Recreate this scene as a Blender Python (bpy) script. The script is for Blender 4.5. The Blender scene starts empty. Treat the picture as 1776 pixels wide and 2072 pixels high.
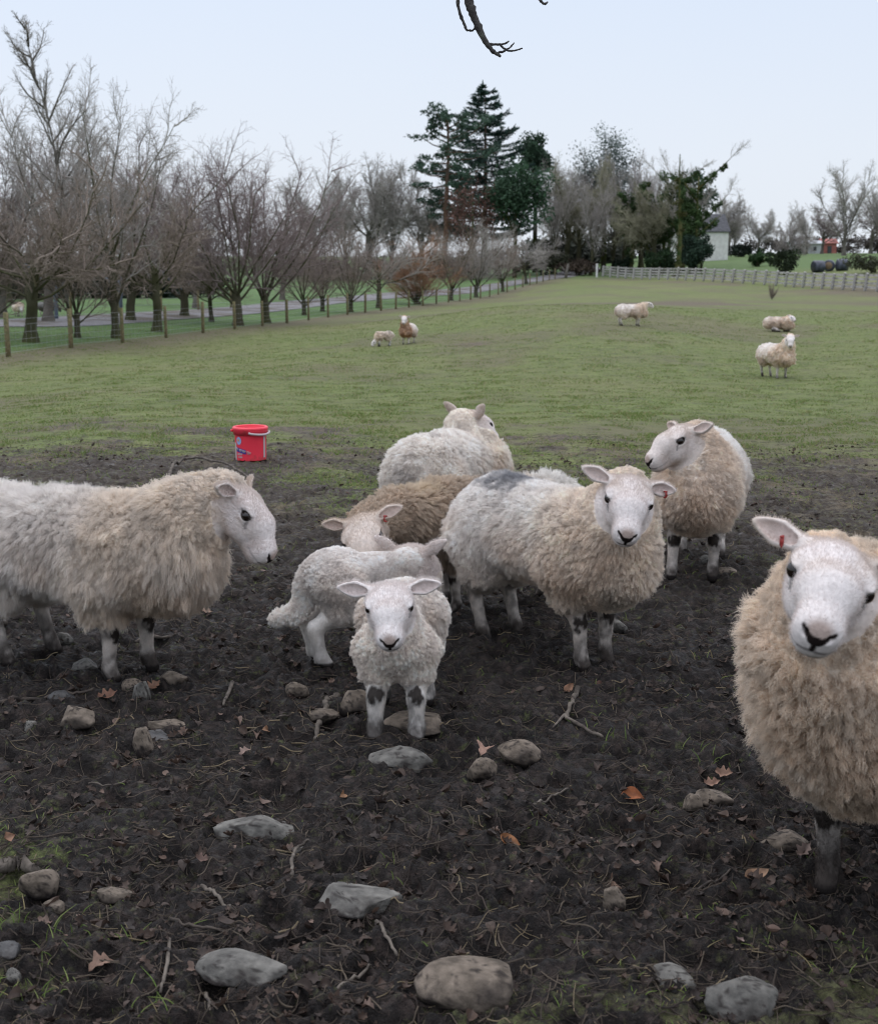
import bpy, math, random
import numpy as np
from mathutils import Vector, Matrix, kdtree

# ------------------------------------------------------------------ camera, sky, light
SC = bpy.context.scene
COL = SC.collection
CAM_H = 1.45
PITCH = math.radians(10.3)
FPX = 2700.0                       # focal length in the photo's working pixels (1776 wide)
cam_data = bpy.data.cameras.new('camera')
cam_data.sensor_fit = 'HORIZONTAL'
cam_data.sensor_width = 36.0
cam_data.lens = 36.0 * FPX / 1776.0
cam_data.clip_start = 0.05
cam_data.clip_end = 5000.0
cam_data.dof.use_dof = True
cam_data.dof.focus_distance = 4.7
cam_data.dof.aperture_fstop = 8.0
cam = bpy.data.objects.new('camera', cam_data)
COL.objects.link(cam)
cam.location = (0, 0, CAM_H)
cam.rotation_euler = (math.pi / 2 - PITCH, 0, 0)
SC.camera = cam

world = bpy.data.worlds.new('World')
SC.world = world
world.use_nodes = True
wn = world.node_tree.nodes
wl = world.node_tree.links
wn.clear()
w_out = wn.new('ShaderNodeOutputWorld')
w_bg = wn.new('ShaderNodeBackground')
w_sky = wn.new('ShaderNodeTexSky')
w_sky.sky_type = 'NISHITA'
w_sky.sun_disc = False
SUN_EL, SUN_AZ = math.radians(58), math.radians(-35)
w_sky.sun_elevation = SUN_EL
w_sky.sun_rotation = SUN_AZ
w_sky.air_density = 1.0
w_sky.dust_density = 4.0
# the overcast: a bright even cloud layer, brightest overhead, over the blue sky
w_tc = wn.new('ShaderNodeTexCoord')
w_sep = wn.new('ShaderNodeSeparateXYZ')
w_ramp = wn.new('ShaderNodeValToRGB')
w_mix = wn.new('ShaderNodeMixRGB')
w_noise = wn.new('ShaderNodeTexNoise')
w_noise.inputs['Scale'].default_value = 1.6
w_noise.inputs['Detail'].default_value = 3
w_add = wn.new('ShaderNodeMath'); w_add.operation = 'MULTIPLY_ADD'
w_add.inputs[1].default_value = 0.10
e = w_ramp.color_ramp.elements
e[0].position = 0.0; e[0].color = (9.9, 10.4, 11.0, 1)
e[1].position = 1.0; e[1].color = (18.2, 18.6, 20.4, 1)
m1 = e.new(0.13); m1.color = (9.3, 10.05, 11.2, 1)
m2 = e.new(0.30); m2.color = (8.1, 9.3, 11.3, 1)
m3 = e.new(0.55); m3.color = (13.0, 14.0, 16.0, 1)
w_mix.inputs['Fac'].default_value = 0.88
w_bg.inputs['Strength'].default_value = 0.092
wl.new(w_tc.outputs['Generated'], w_sep.inputs[0])
wl.new(w_tc.outputs['Generated'], w_noise.inputs['Vector'])
wl.new(w_noise.outputs['Fac'], w_add.inputs[0])
wl.new(w_sep.outputs['Z'], w_add.inputs[2])
wl.new(w_add.outputs[0], w_ramp.inputs['Fac'])
wl.new(w_sky.outputs[0], w_mix.inputs['Color1'])
wl.new(w_ramp.outputs[0], w_mix.inputs['Color2'])
wl.new(w_mix.outputs[0], w_bg.inputs['Color'])
wl.new(w_bg.outputs[0], w_out.inputs['Surface'])

sun_data = bpy.data.lights.new('sun', 'SUN')
sun_data.energy = 0.5
sun_data.angle = math.radians(25)
sun_data.color = (1.0, 0.975, 0.97)
sun = bpy.data.objects.new('sun', sun_data)
COL.objects.link(sun)
sun.rotation_euler = (math.pi / 2 - SUN_EL, 0, math.pi - SUN_AZ)

SC.view_settings.view_transform = 'Standard'
SC.view_settings.look = 'None'
SC.view_settings.exposure = 0.0
SC.view_settings.gamma = 1.0
SC.view_settings.use_curve_mapping = False
SC.cycles.max_bounces = 8
SC.cycles.diffuse_bounces = 6
SC.cycles.glossy_bounces = 2
SC.cycles.transparent_max_bounces = 8
SC.cycles.caustics_reflective = False
SC.cycles.caustics_refractive = False
SC.cycles.use_denoising = True
SC.cycles.filter_width = 1.1
try:
    SC.cycles_curves.shape = 'RIBBONS'
    SC.cycles_curves.subdivisions = 2
except Exception:
    pass
SC.render.use_persistent_data = False

# ------------------------------------------------------------------ helpers
CP, SP = math.cos(PITCH), math.sin(PITCH)
FWD = np.array([0, CP, -SP]); UP = np.array([0, SP, CP]); RIGHT = np.array([1.0, 0, 0])
CAMP = np.array([0, 0, CAM_H])

def W(px, py, zc):
    """world point seen at a photo pixel, zc metres along the view axis"""
    return CAMP + zc * ((px - 888) / FPX * RIGHT + FWD - (py - 1036) / FPX * UP)

def smooth(a, b, x):
    t = np.clip((x - a) / (b - a), 0, 1)
    return t * t * (3 - 2 * t)

def _hash(ix, iy, iz, seed):
    h = (ix.astype(np.int64) * 374761393 + iy.astype(np.int64) * 668265263 + iz.astype(np.int64) * 2147483647 + seed * 974711) & 0xffffffff
    h = ((h ^ (h >> 13)) * 1274126177) & 0xffffffff
    h = ((h ^ (h >> 16)) * 2246822519) & 0xffffffff
    h = h ^ (h >> 15)
    return (h & 0xffffff) / float(0xffffff)

def vnoise2(x, y, seed=0):
    x = np.asarray(x, float); y = np.asarray(y, float)
    xi = np.floor(x); yi = np.floor(y)
    fx = x - xi; fy = y - yi
    fx = fx * fx * fx * (fx * (fx * 6 - 15) + 10); fy = fy * fy * fy * (fy * (fy * 6 - 15) + 10)
    z = np.zeros_like(xi)
    a = _hash(xi, yi, z, seed); b = _hash(xi + 1, yi, z, seed)
    c = _hash(xi, yi + 1, z, seed); d = _hash(xi + 1, yi + 1, z, seed)
    return (a + (b - a) * fx) * (1 - fy) + (c + (d - c) * fx) * fy      # 0..1

def fbm2(x, y, octaves=4, seed=0, gain=0.5):
    t = 0; amp = 1.0; tot = 0
    for o in range(octaves):
        c, s = math.cos(0.7 * o + 0.4), math.sin(0.7 * o + 0.4)
        t = t + amp * vnoise2((x * c - y * s) * 2 ** o + 17.3 * o, (x * s + y * c) * 2 ** o - 9.1 * o, seed + o)
        tot += amp; amp *= gain
    return t / tot

def vnoise3(P, scale, seed=0):
    q = P * scale
    i = np.floor(q); f = q - i; f = f * f * (3 - 2 * f)
    out = 0
    for dx in (0, 1):
        for dy in (0, 1):
            for dz in (0, 1):
                w = (f[:, 0] if dx else 1 - f[:, 0]) * (f[:, 1] if dy else 1 - f[:, 1]) * (f[:, 2] if dz else 1 - f[:, 2])
                out = out + w * _hash(i[:, 0] + dx, i[:, 1] + dy, i[:, 2] + dz, seed)
    return out

def fbm3(P, scale, octaves=3, seed=0):
    t = 0; amp = 1; tot = 0
    for o in range(octaves):
        t = t + amp * vnoise3(P, scale * 2 ** o, seed + o * 7); tot += amp; amp *= 0.5
    return t / tot

def norm(v, axis=-1):
    return v / (np.linalg.norm(v, axis=axis, keepdims=True) + 1e-9)

def worley2(x, y, seed=0):
    """distance to the nearest jittered cell point, and that cell's random value"""
    xi = np.floor(x); yi = np.floor(y)
    best = np.full(x.shape, 9.0); val = np.zeros(x.shape)
    z = np.zeros_like(xi)
    for dx in (-1, 0, 1):
        for dy in (-1, 0, 1):
            cx = xi + dx; cy = yi + dy
            jx = cx + _hash(cx, cy, z, seed); jy = cy + _hash(cx, cy, z + 3, seed)
            d = np.hypot(x - jx, y - jy)
            m = d < best
            best = np.where(m, d, best); val = np.where(m, _hash(cx, cy, z + 5, seed), val)
    return best, val

def make_mesh(name, V, F, mats=(), parent=None, smooth_shade=True, col=None, matidx=None):
    """F: an (n,k) int array, or a list of such arrays"""
    me = bpy.data.meshes.new(name)
    Fs = [np.asarray(f) for f in (F if isinstance(F, list) else [F]) if len(f)]
    V = np.asarray(V, np.float32)
    me.vertices.add(len(V)); me.vertices.foreach_set('co', V.ravel())
    loops = np.concatenate([f.ravel() for f in Fs]).astype(np.int32)
    counts = np.concatenate([np.full(len(f), f.shape[1]) for f in Fs]).astype(np.int32)
    starts = np.concatenate([[0], np.cumsum(counts)[:-1]]).astype(np.int32)
    me.loops.add(len(loops)); me.loops.foreach_set('vertex_index', loops)
    me.polygons.add(len(counts)); me.polygons.foreach_set('loop_start', starts)
    me.polygons.foreach_set('use_smooth', np.full(len(counts), smooth_shade))
    if matidx is not None:
        me.polygons.foreach_set('material_index', np.asarray(matidx, np.int32))
    me.update(calc_edges=True)
    me.validate()
    for m in mats if isinstance(mats, (list, tuple)) else [mats]:
        me.materials.append(m)
    if col is not None:
        a = me.color_attributes.new('col', 'FLOAT_COLOR', 'POINT')
        c = np.ones((len(V), 4), np.float32); c[:, :3] = col[:, :3]
        if col.shape[1] == 4: c[:, 3] = col[:, 3]
        a.data.foreach_set('color', c.ravel())
    o = bpy.data.objects.new(name, me)
    COL.objects.link(o)
    if parent is not None: o.parent = parent
    return o

def empty(name, loc=(0, 0, 0), rotz=0.0):
    o = bpy.data.objects.new(name, None)
    o.empty_display_size = 0.1
    COL.objects.link(o)
    o.location = loc; o.rotation_euler = (0, 0, rotz)
    return o

def tag(o, label=None, cat=None, group=None, kind=None):
    if label: o['label'] = label
    if cat: o['category'] = cat
    if group: o['group'] = group
    if kind: o['kind'] = kind
    return o

def hair(name, pts, rad, col, mat, parent=None):
    """pts (n,m,3), rad (n,m) or (m,), col (n,3): strands as one Curves object"""
    n, m = pts.shape[:2]
    cu = bpy.data.hair_curves.new(name)
    cu.add_curves([m] * n)
    cu.attributes['position'].data.foreach_set('vector', np.ascontiguousarray(pts, np.float32).ravel())
    r = np.broadcast_to(rad, (n, m))
    ra = cu.attributes.get('radius') or cu.attributes.new('radius', 'FLOAT', 'POINT')
    ra.data.foreach_set('value', np.ascontiguousarray(r, np.float32).ravel())
    ca = cu.attributes.new('col', 'FLOAT_COLOR', 'CURVE')
    c = np.ones((n, 4), np.float32); c[:, :3] = col
    ca.data.foreach_set('color', c.ravel())
    cu.materials.append(mat)
    o = bpy.data.objects.new(name, cu)
    COL.objects.link(o)
    if parent is not None: o.parent = parent
    return o

def tubes(P, R, k=5):
    """P (n,m,3), R (n,m): tube meshes -> V, F"""
    n, m = P.shape[:2]
    T = np.empty_like(P)
    T[:, 1:-1] = P[:, 2:] - P[:, :-2]; T[:, 0] = P[:, 1] - P[:, 0]; T[:, -1] = P[:, -1] - P[:, -2]
    T = norm(T)
    ref = np.where(np.abs(T[:, :1, 2:3]) > 0.8, np.array([1.0, 0, 0]), np.array([0, 0, 1.0]))
    A = norm(np.cross(T, np.broadcast_to(ref, T.shape))); B = np.cross(T, A)
    ang = np.arange(k) * 2 * math.pi / k
    V = P[:, :, None] + R[:, :, None, None] * (np.cos(ang)[:, None] * A[:, :, None] + np.sin(ang)[:, None] * B[:, :, None])
    V = V.reshape(-1, 3)
    base = (np.arange(n) * m * k)[:, None, None] + (np.arange(m - 1) * k)[None, :, None]
    j = np.arange(k); j2 = (j + 1) % k
    F = np.stack([base + j, base + j2, base + k + j2, base + k + j], -1).reshape(-1, 4)
    return V, F

class MB:
    """collects shapes into one mesh"""
    def __init__(s): s.V = []; s.F = []; s.M = []; s.n = 0
    def add(s, V, F, mi=0):
        V = np.asarray(V, float)
        for f in (F if isinstance(F, list) else [F]):
            f = np.asarray(f)
            if len(f): s.F.append(f + s.n); s.M.append(np.full(len(f), mi))
        s.V.append(V); s.n += len(V); return s
    def tube(s, pts, rad, k=8, cap=True, mi=0):
        P = np.asarray(pts, float)[None]; R = np.broadcast_to(np.asarray(rad, float), (P.shape[1],))[None]
        V, F = tubes(P, R, k); m = P.shape[1]
        Fs = [F]
        if cap:
            Fs.append(np.arange(k)[::-1][None]); Fs.append(((m - 1) * k + np.arange(k))[None])
        return s.add(V, Fs, mi)
    def box(s, c, size, rot=None, mi=0):
        x, y, z = np.asarray(size) / 2
        V = np.array([[i * x, j * y, k * z] for i in (-1, 1) for j in (-1, 1) for k in (-1, 1)], float)
        if rot is not None: V = V @ np.asarray(rot).T
        F = np.array([[0, 1, 3, 2], [4, 6, 7, 5], [0, 4, 5, 1], [2, 3, 7, 6], [0, 2, 6, 4], [1, 5, 7, 3]])
        return s.add(V + np.asarray(c), F, mi)
    def lathe(s, prof, k=32, mi=0, c=(0, 0, 0)):
        """prof: list of (r, z)"""
        a = np.arange(k) * 2 * math.pi / k
        V = np.array([[r * math.cos(t), r * math.sin(t), z] for r, z in prof for t in a]) + np.asarray(c)
        m = len(prof); j = np.arange(k); j2 = (j + 1) % k
        F = np.concatenate([np.stack([i * k + j, i * k + j2, (i + 1) * k + j2, (i + 1) * k + j], -1) for i in range(m - 1)])
        return s.add(V, F, mi)
    def build(s, name, mats, parent=None, smooth_shade=True, col=None):
        V = np.concatenate(s.V)
        groups = {}
        F = list(s.F); M = np.concatenate(s.M)
        return make_mesh(name, V, F, mats, parent, smooth_shade, col, M)

# ------------------------------------------------------------------ materials
def mat_new(name):
    m = bpy.data.materials.new(name); m.use_nodes = True
    nt = m.node_tree; nt.nodes.clear()
    out = nt.nodes.new('ShaderNodeOutputMaterial')
    b = nt.nodes.new('ShaderNodeBsdfPrincipled')
    nt.links.new(b.outputs[0], out.inputs['Surface'])
    b.inputs['Specular IOR Level'].default_value = 0.3
    return m, nt, b, out

def noise_mat(name, c1, c2, scale=20, rough=0.8, detail=5, bump=0.0, bscale=None, spec=0.3, lo=0.35, hi=0.65, c3=None, c3scale=3, c3lo=.5, c3hi=.7, bdist=0.01, objco=True):
    """two colours mixed by noise, an optional third in larger patches, optional bump"""
    m, nt, b, out = mat_new(name)
    N, L = nt.nodes.new, nt.links.new
    tc = N('ShaderNodeTexCoord'); co = tc.outputs['Object']
    nz = N('ShaderNodeTexNoise'); nz.inputs['Scale'].default_value = scale; nz.inputs['Detail'].default_value = detail
    L(co, nz.inputs['Vector'])
    r = N('ShaderNodeValToRGB'); r.color_ramp.elements[0].position = lo; r.color_ramp.elements[1].position = hi
    r.color_ramp.elements[0].color = (*c1, 1); r.color_ramp.elements[1].color = (*c2, 1)
    L(nz.outputs['Fac'], r.inputs['Fac']); c = r.outputs[0]
    if c3 is not None:
        n2 = N('ShaderNodeTexNoise'); n2.inputs['Scale'].default_value = c3scale; n2.inputs['Detail'].default_value = 4
        L(co, n2.inputs['Vector'])
        mr = N('ShaderNodeMapRange'); mr.inputs[1].default_value = c3lo; mr.inputs[2].default_value = c3hi
        L(n2.outputs['Fac'], mr.inputs[0])
        mx = N('ShaderNodeMixRGB'); mx.inputs['Color2'].default_value = (*c3, 1)
        L(mr.outputs[0], mx.inputs['Fac']); L(c, mx.inputs['Color1']); c = mx.outputs[0]
    L(c, b.inputs['Base Color'])
    b.inputs['Roughness'].default_value = rough; b.inputs['Specular IOR Level'].default_value = spec
    if bump:
        bn = N('ShaderNodeTexNoise'); bn.inputs['Scale'].default_value = bscale or scale * 2; bn.inputs['Detail'].default_value = 6
        L(co, bn.inputs['Vector'])
        bp = N('ShaderNodeBump'); bp.inputs['Strength'].default_value = bump; bp.inputs['Distance'].default_value = bdist
        L(bn.outputs['Fac'], bp.inputs['Height']); L(bp.outputs[0], b.inputs['Normal'])
    return m

def attr_mat(name, rough=0.9, spec=0.1, translucent=0.0, nscale=0, namt=0.2, bump=0, bscale=300, bdist=.003):
    """colour from the 'col' attribute; optional translucency for leaves and wool"""
    m, nt, b, out = mat_new(name)
    N, L = nt.nodes.new, nt.links.new
    at = N('ShaderNodeAttribute'); at.attribute_name = 'col'; c = at.outputs['Color']
    if nscale:
        tc = N('ShaderNodeTexCoord')
        nz = N('ShaderNodeTexNoise'); nz.inputs['Scale'].default_value = nscale; nz.inputs['Detail'].default_value = 5
        L(tc.outputs['Object'], nz.inputs['Vector'])
        mr = N('ShaderNodeMapRange'); mr.inputs[1].default_value = .3; mr.inputs[2].default_value = .7
        mr.inputs[3].default_value = 1 - namt; mr.inputs[4].default_value = 1 + namt
        L(nz.outputs['Fac'], mr.inputs[0])
        mx = N('ShaderNodeMixRGB'); mx.blend_type = 'MULTIPLY'; mx.inputs['Fac'].default_value = 1
        L(c, mx.inputs['Color1']); L(mr.outputs[0], mx.inputs['Color2']); c = mx.outputs[0]
    L(c, b.inputs['Base Color'])
    b.inputs['Roughness'].default_value = rough; b.inputs['Specular IOR Level'].default_value = spec
    if bump:
        tc = N('ShaderNodeTexCoord')
        bn = N('ShaderNodeTexNoise'); bn.inputs['Scale'].default_value = bscale; bn.inputs['Detail'].default_value = 4
        L(tc.outputs['Object'], bn.inputs['Vector'])
        bp = N('ShaderNodeBump'); bp.inputs['Strength'].default_value = bump; bp.inputs['Distance'].default_value = bdist
        L(bn.outputs['Fac'], bp.inputs['Height']); L(bp.outputs[0], b.inputs['Normal'])
    if translucent:
        tr = N('ShaderNodeBsdfTranslucent'); L(c, tr.inputs['Color'])
        ms = N('ShaderNodeMixShader'); ms.inputs[0].default_value = translucent
        L(b.outputs[0], ms.inputs[1]); L(tr.outputs[0], ms.inputs[2]); L(ms.outputs[0], out.inputs['Surface'])
    return m

def plain(name, c, rough=0.6, spec=0.4):
    m, nt, b, out = mat_new(name)
    b.inputs['Base Color'].default_value = (*c, 1); b.inputs['Roughness'].default_value = rough
    b.inputs['Specular IOR Level'].default_value = spec
    return m

RNG = np.random.default_rng(11)
# ------------------------------------------------------------------ terrain
_ctl = [(-.33,38,-1.04),(-.33,52,-.72),(-.33,80,-.62),(-.33,150,-.5),(-.33,300,1.0),(-.22,26,-.65),(-.2,45,-1.12),(-.2,62,-.95),
    (-.1,71,-1.18),(-.1,45,-.95),(-.1,30,-.72),(-.1,100,-.92),(-.1,150,-.3),(-.1,300,1.5),
    (-.025,39,-.75),(-.025,60,-.7),(-.025,95,-1.19),(-.025,120,-.64),(-.025,160,0),(-.025,300,2.0),
    (.04,42,-.5),(.045,60,-.15),(.05,80,-.85),(.04,125,-1.0),(.04,145,-.27),(.04,200,1.0),
    (.08,60,-.12),(.08,80,-.5),(.08,110,-.55),(.08,160,.4),(.14,42,-.29),(.14,60,-.1),(.14,80,-.45),(.14,120,-.1),(.14,165,.41),
    (.25,26,-.62),(.25,44,-.6),(.25,60,-.32),(.25,80,-.5),(.25,125,-.17),(.25,250,4.2),
    (.33,26,-.5),(.33,60,-.35),(.33,80,-.5),(.33,101,-.3),(.33,140,1.0),(.33,250,4.2),(.14,250,3.4),(.06,300,3.4)]
for _u in (-.55, -.3, -.1, .1, .3, .55):
    _ctl += [(_u, 1.0, 0), (_u, 3.0, 0), (_u, 6.0, 0), (_u, 10.0, -.03), (_u, 15, -.22), (_u, 20, -.5), (_u, 500, 6), (_u, 1000, 10), (_u, 3000, 18)]
_ctl += [(-.55, 45, -1.0), (.55, 60, -.3), (-.55, 120, -.4), (.55, 120, .5), (.55, 250, 4), (-.55, 250, 1)]
_ctl = np.array(_ctl)
_cx = np.stack([_ctl[:, 0] * 5, np.log(_ctl[:, 1])], 1)
def _tps(r): return np.where(r > 1e-6, r * r * np.log(r + 1e-9), 0)
def _solve():
    n = len(_cx)
    A = np.zeros((n + 3, n + 3))
    A[:n, :n] = _tps(np.hypot(_cx[:, None, 0] - _cx[None, :, 0], _cx[:, None, 1] - _cx[None, :, 1])) + np.eye(n) * 0.01
    A[:n, n] = 1; A[:n, n + 1:] = _cx; A[n, :n] = 1; A[n + 1:, :n] = _cx.T
    return np.linalg.solve(A, np.concatenate([_ctl[:, 2], [0, 0, 0]]))
_w = _solve()

def ground_base(x, y):
    x = np.asarray(x, float); y = np.asarray(y, float)
    d = np.maximum(np.hypot(x, y), 1.0)
    u = np.clip(np.arctan2(x, y), -.55, .55)
    a, l = u * 5, np.log(d)
    z = _w[-3] + _w[-2] * a + _w[-1] * l
    for i in range(len(_cx)):
        z = z + _w[i] * _tps(np.hypot(a - _cx[i, 0], l - _cx[i, 1]))
    return np.where(d < 12, z * smooth(6, 12, d), z)

def mud_mask(x, y):
    d = np.hypot(x, y)
    n = fbm2(x * 1.1, y * 0.9, 4, 5) - .5
    n2 = fbm2(x * 4.5, y * 4.5, 3, 9) - .5
    m = smooth(15.5, 7.0, d + 0.35 * np.clip(x, -3, 3) + 6.5 * n + 7.0 * n2)
    # a few grassy spots at the near edge
    g = np.exp(-((x + 1.25) ** 2 / .12 + (y - 2.75) ** 2 / .25)) + .6 * np.exp(-((x - .3) ** 2 / .3 + (y - 2.2) ** 2 / .05)) + .5 * np.exp(-((x - 1.0) ** 2 / .2 + (y - 2.45) ** 2 / .06))
    return np.clip(m - g * smooth(.35, .6, fbm2(x * 5, y * 5, 3, 31)) * .85, 0, 1)

def micro(x, y, M=None):
    d = np.hypot(x, y)
    if M is None: M = mud_mask(x, y)
    wx = x + .05 * (vnoise2(x * 9, y * 9, 41) - .5); wy = y + .05 * (vnoise2(x * 9, y * 9, 42) - .5)
    a = fbm2(x * 1.7, y * 1.7, 2, 1) - .5
    w1, v1 = worley2(wx * 6.5, wy * 6.5, 2)           # hoof pits
    pit = -smooth(.5, .12, w1) * (v1 > .45) * (.4 + .6 * v1)
    rim = smooth(.25, .5, w1) * smooth(.75, .5, w1)
    b = np.abs(fbm2(wx * 13, wy * 13, 3, 3) - .5) * 2
    c = fbm2(wx * 38, wy * 38, 3, 4) - .5
    e = np.abs(vnoise2(wx * 75, wy * 75, 8) - .5)
    f = np.abs(fbm2(wx * 60, wy * 60, 2, 14) - .5)
    h = .052 * a + .040 * pit + .009 * rim - .032 * b + .042 * c + .014 * e + .022 * f
    g = .03 * a + .016 * (fbm2(x * 11, y * 11, 3, 6) - .5)
    fade = smooth(30, 14, d)
    return (h * M + g * (1 - M)) * fade + .012

def ground_z(x, y, mic=True):
    z = ground_base(x, y)
    return z + micro(np.asarray(x, float), np.asarray(y, float)) if mic else z

def G(px, py, mic=False):
    """ground point seen at a photo pixel"""
    r = (px - 888) / FPX * RIGHT + FWD - (py - 1036) / FPX * UP
    t = np.geomspace(1.2, 1500, 4000)
    X = r[0] * t; Y = r[1] * t; Z = CAM_H + r[2] * t
    f = Z - ground_base(X, Y)
    i = np.argmax(f < 0)
    if f[i] >= 0: i = len(t) - 1
    a = t[i - 1] + (t[i] - t[i - 1]) * f[i - 1] / (f[i - 1] - f[i] + 1e-9) if i else t[0]
    x, y = r[0] * a, r[1] * a
    return np.array([x, y, float(ground_z(np.array([x]), np.array([y]), mic)[0])])

def at_depth(px, d):
    """ground point at a horizontal distance d in a pixel column"""
    x = (px - 888) / FPX * d; y = d
    return np.array([x, y, float(ground_base(np.array([x]), np.array([y]))[0])])

# fences and the road (plan polylines, metres)
WIRE_LINE = np.array([(-15.2, 20), (-12.2, 38), (-6.2, 74), (-2.0, 95), (5.2, 125), (14.5, 162)])
ROAD_LINE = np.array([(-40, 40), (-17.0, 53.5), (-9.3, 100), (-2.6, 120), (6.0, 145), (14.2, 166), (21, 195), (24, 240), (26, 300)])
RAIL_LINE = np.array([(20.3, 168), (26.0, 148), (31.4, 125), (33.4, 101), (36, 80)])

def line_dist(x, y, line):
    best = np.full(np.shape(x), 1e9); side = np.zeros(np.shape(x))
    for a, b in zip(line[:-1], line[1:]):
        ab = b - a; t = np.clip(((x - a[0]) * ab[0] + (y - a[1]) * ab[1]) / (ab @ ab), 0, 1)
        qx = x - a[0] - t * ab[0]; qy = y - a[1] - t * ab[1]
        d = np.hypot(qx, qy); s = np.sign(ab[0] * qy - ab[1] * qx)
        side = np.where(d < best, s, side); best = np.minimum(best, d)
    return best, side

def build_ground():
    th = np.concatenate([np.arange(-.46, .46, .0023), np.linspace(.46, 2 * math.pi - .46, 90)[:-1]])
    r = [0.4]
    while r[-1] < 1.7: r.append(r[-1] * 1.06)
    while r[-1] < 12: r.append(r[-1] * 1.0028)
    while r[-1] < 40: r.append(r[-1] * 1.007)
    while r[-1] < 3000: r.append(r[-1] * 1.02)
    r = np.array(r)
    R, T = np.meshgrid(r, th, indexing='ij')
    X = (R * np.sin(T)).ravel(); Y = (R * np.cos(T)).ravel()
    M = mud_mask(X, Y)
    Z = ground_base(X, Y) + micro(X, Y, M)
    d = np.hypot(X, Y)
    # masks: R mud, G dry and brown, B lush verge
    dry = smooth(.5, .72, fbm2(X * .28, Y * .16, 4, 21)) * .55
    turf = np.exp(-((M - .55) / .38) ** 2) * smooth(.38, .58, fbm2(X * 1.5, Y * 1.1, 4, 71)) * (d > 5)
    crest = smooth(60, 66, d) * smooth(100, 76, d) * smooth(0, .03, np.arctan2(X, Y)) * smooth(.45,.6,fbm2(X*.15,Y*.1,3,77))
    rd, _ = line_dist(X, Y, RAIL_LINE); wd, ws = line_dist(X, Y, WIRE_LINE)
    dry = np.maximum(dry, smooth(3.5, .3, wd) * .8 * (d < 170))
    foot = smooth(9, 2, rd) * smooth(.35,.6,fbm2(X*.2,Y*.2,3,78))
    bare = np.exp(-(((X - .95) / .8) ** 2 + ((Y - 37.5) / 1.4) ** 2)) * 1.1
    dry = np.clip(np.maximum.reduce([dry, crest, foot * .9, bare, turf]), 0, 1)
    lush = np.where((ws > 0) & (d < 400), smooth(.2, 1.2, wd), 0) * smooth(25, 32, d)
    far = smooth(150, 175, d) * .8
    lush = np.clip(np.maximum(lush, far), 0, 1)
    col = np.stack([M, dry, lush], 1)
    n, m = len(r), len(th)
    i = np.arange(n - 1)[:, None]; j = np.arange(m)[None]; j2 = (j + 1) % m
    F = np.stack([i * m + j, i * m + j2, (i + 1) * m + j2, (i + 1) * m + j], -1).reshape(-1, 4)[:, ::-1]
    V = np.stack([X, Y, Z], 1)
    V = np.concatenate([V, [[0, 0, 0.0]]]); col = np.concatenate([col, [[1, 0, 0]]])
    fan = np.stack([np.full(m, n * m), (np.arange(m) + 1) % m, np.arange(m)], -1)
    mt, nt, b, out = mat_new('mud_and_pasture')
    N, L = nt.nodes.new, nt.links.new
    at = N('ShaderNodeAttribute'); at.attribute_name = 'col'
    sp = N('ShaderNodeSeparateColor'); L(at.outputs['Color'], sp.inputs[0])
    tc = N('ShaderNodeTexCoord'); co = tc.outputs['Object']
    def noise(s, det=5, rough=.55):
        q = N('ShaderNodeTexNoise'); q.inputs['Scale'].default_value = s; q.inputs['Detail'].default_value = det; q.inputs['Roughness'].default_value = rough
        L(co, q.inputs['Vector']); return q.outputs['Fac']
    def ramp(f, *st):
        q = N('ShaderNodeValToRGB'); el = q.color_ramp.elements
        while len(el) < len(st): el.new(.5)
        for k, (p, c) in enumerate(st): el[k].position = p; el[k].color = (*c, 1)
        L(f, q.inputs['Fac']); return q.outputs[0]
    def mix(f, a, c):
        q = N('ShaderNodeMixRGB')
        if isinstance(f, float): q.inputs['Fac'].default_value = f
        else: L(f, q.inputs['Fac'])
        for s, v in (('Color1', a), ('Color2', c)):
            if isinstance(v, tuple): q.inputs[s].default_value = (*v, 1)
            else: L(v, q.inputs[s])
        return q.outputs[0]
    def mrange(f, a, c, d0=0., d1=1.):
        q = N('ShaderNodeMapRange'); q.inputs[1].default_value = a; q.inputs[2].default_value = c; q.inputs[3].default_value = d0; q.inputs[4].default_value = d1
        L(f, q.inputs[0]); return q.outputs[0]
    mud = ramp(noise(26, 8, .65), (.3, (.0038, .0027, .0025)), (.5, (.0128, .0092, .0082)), (.70, (.066, .048, .041)))
    mud = mix(mrange(noise(3.1), .52, .74, 0, .7), mud, (.034, .027, .024))
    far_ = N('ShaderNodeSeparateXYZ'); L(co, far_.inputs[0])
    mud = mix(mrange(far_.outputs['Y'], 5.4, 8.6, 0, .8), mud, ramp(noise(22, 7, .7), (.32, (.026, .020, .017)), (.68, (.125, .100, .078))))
    mud = mix(mrange(noise(120, 4, .7), .60, .70, 0, .55), mud, (.085, .072, .062))
    gr = ramp(noise(1.9, 8, .7), (.3, (.100, .122, .036)), (.5, (.145, .182, .052)), (.72, (.20, .222, .076)))
    gr = mix(mrange(noise(7.0, 7, .75), .51, .64, 0, .85), gr, (.060, .054, .034))
    gr = mix(mrange(noise(1.3, 8, .8), .56, .66, 0, .7), gr, (.075, .070, .04))
    gr = mix(mrange(noise(.12, 4), .45, .7, 0, .55), gr, (.20, .185, .085))
    dryc = ramp(noise(6, 6, .7), (.3, (.075, .062, .045)), (.7, (.19, .150, .10)))
    lushc = ramp(noise(1.1, 6, .7), (.3, (.052, .105, .035)), (.7, (.125, .20, .060)))
    c = mix(sp.outputs[1], gr, dryc)
    c = mix(sp.outputs[2], c, lushc)
    edge = N('ShaderNodeMath'); edge.operation = 'ADD'
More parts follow.
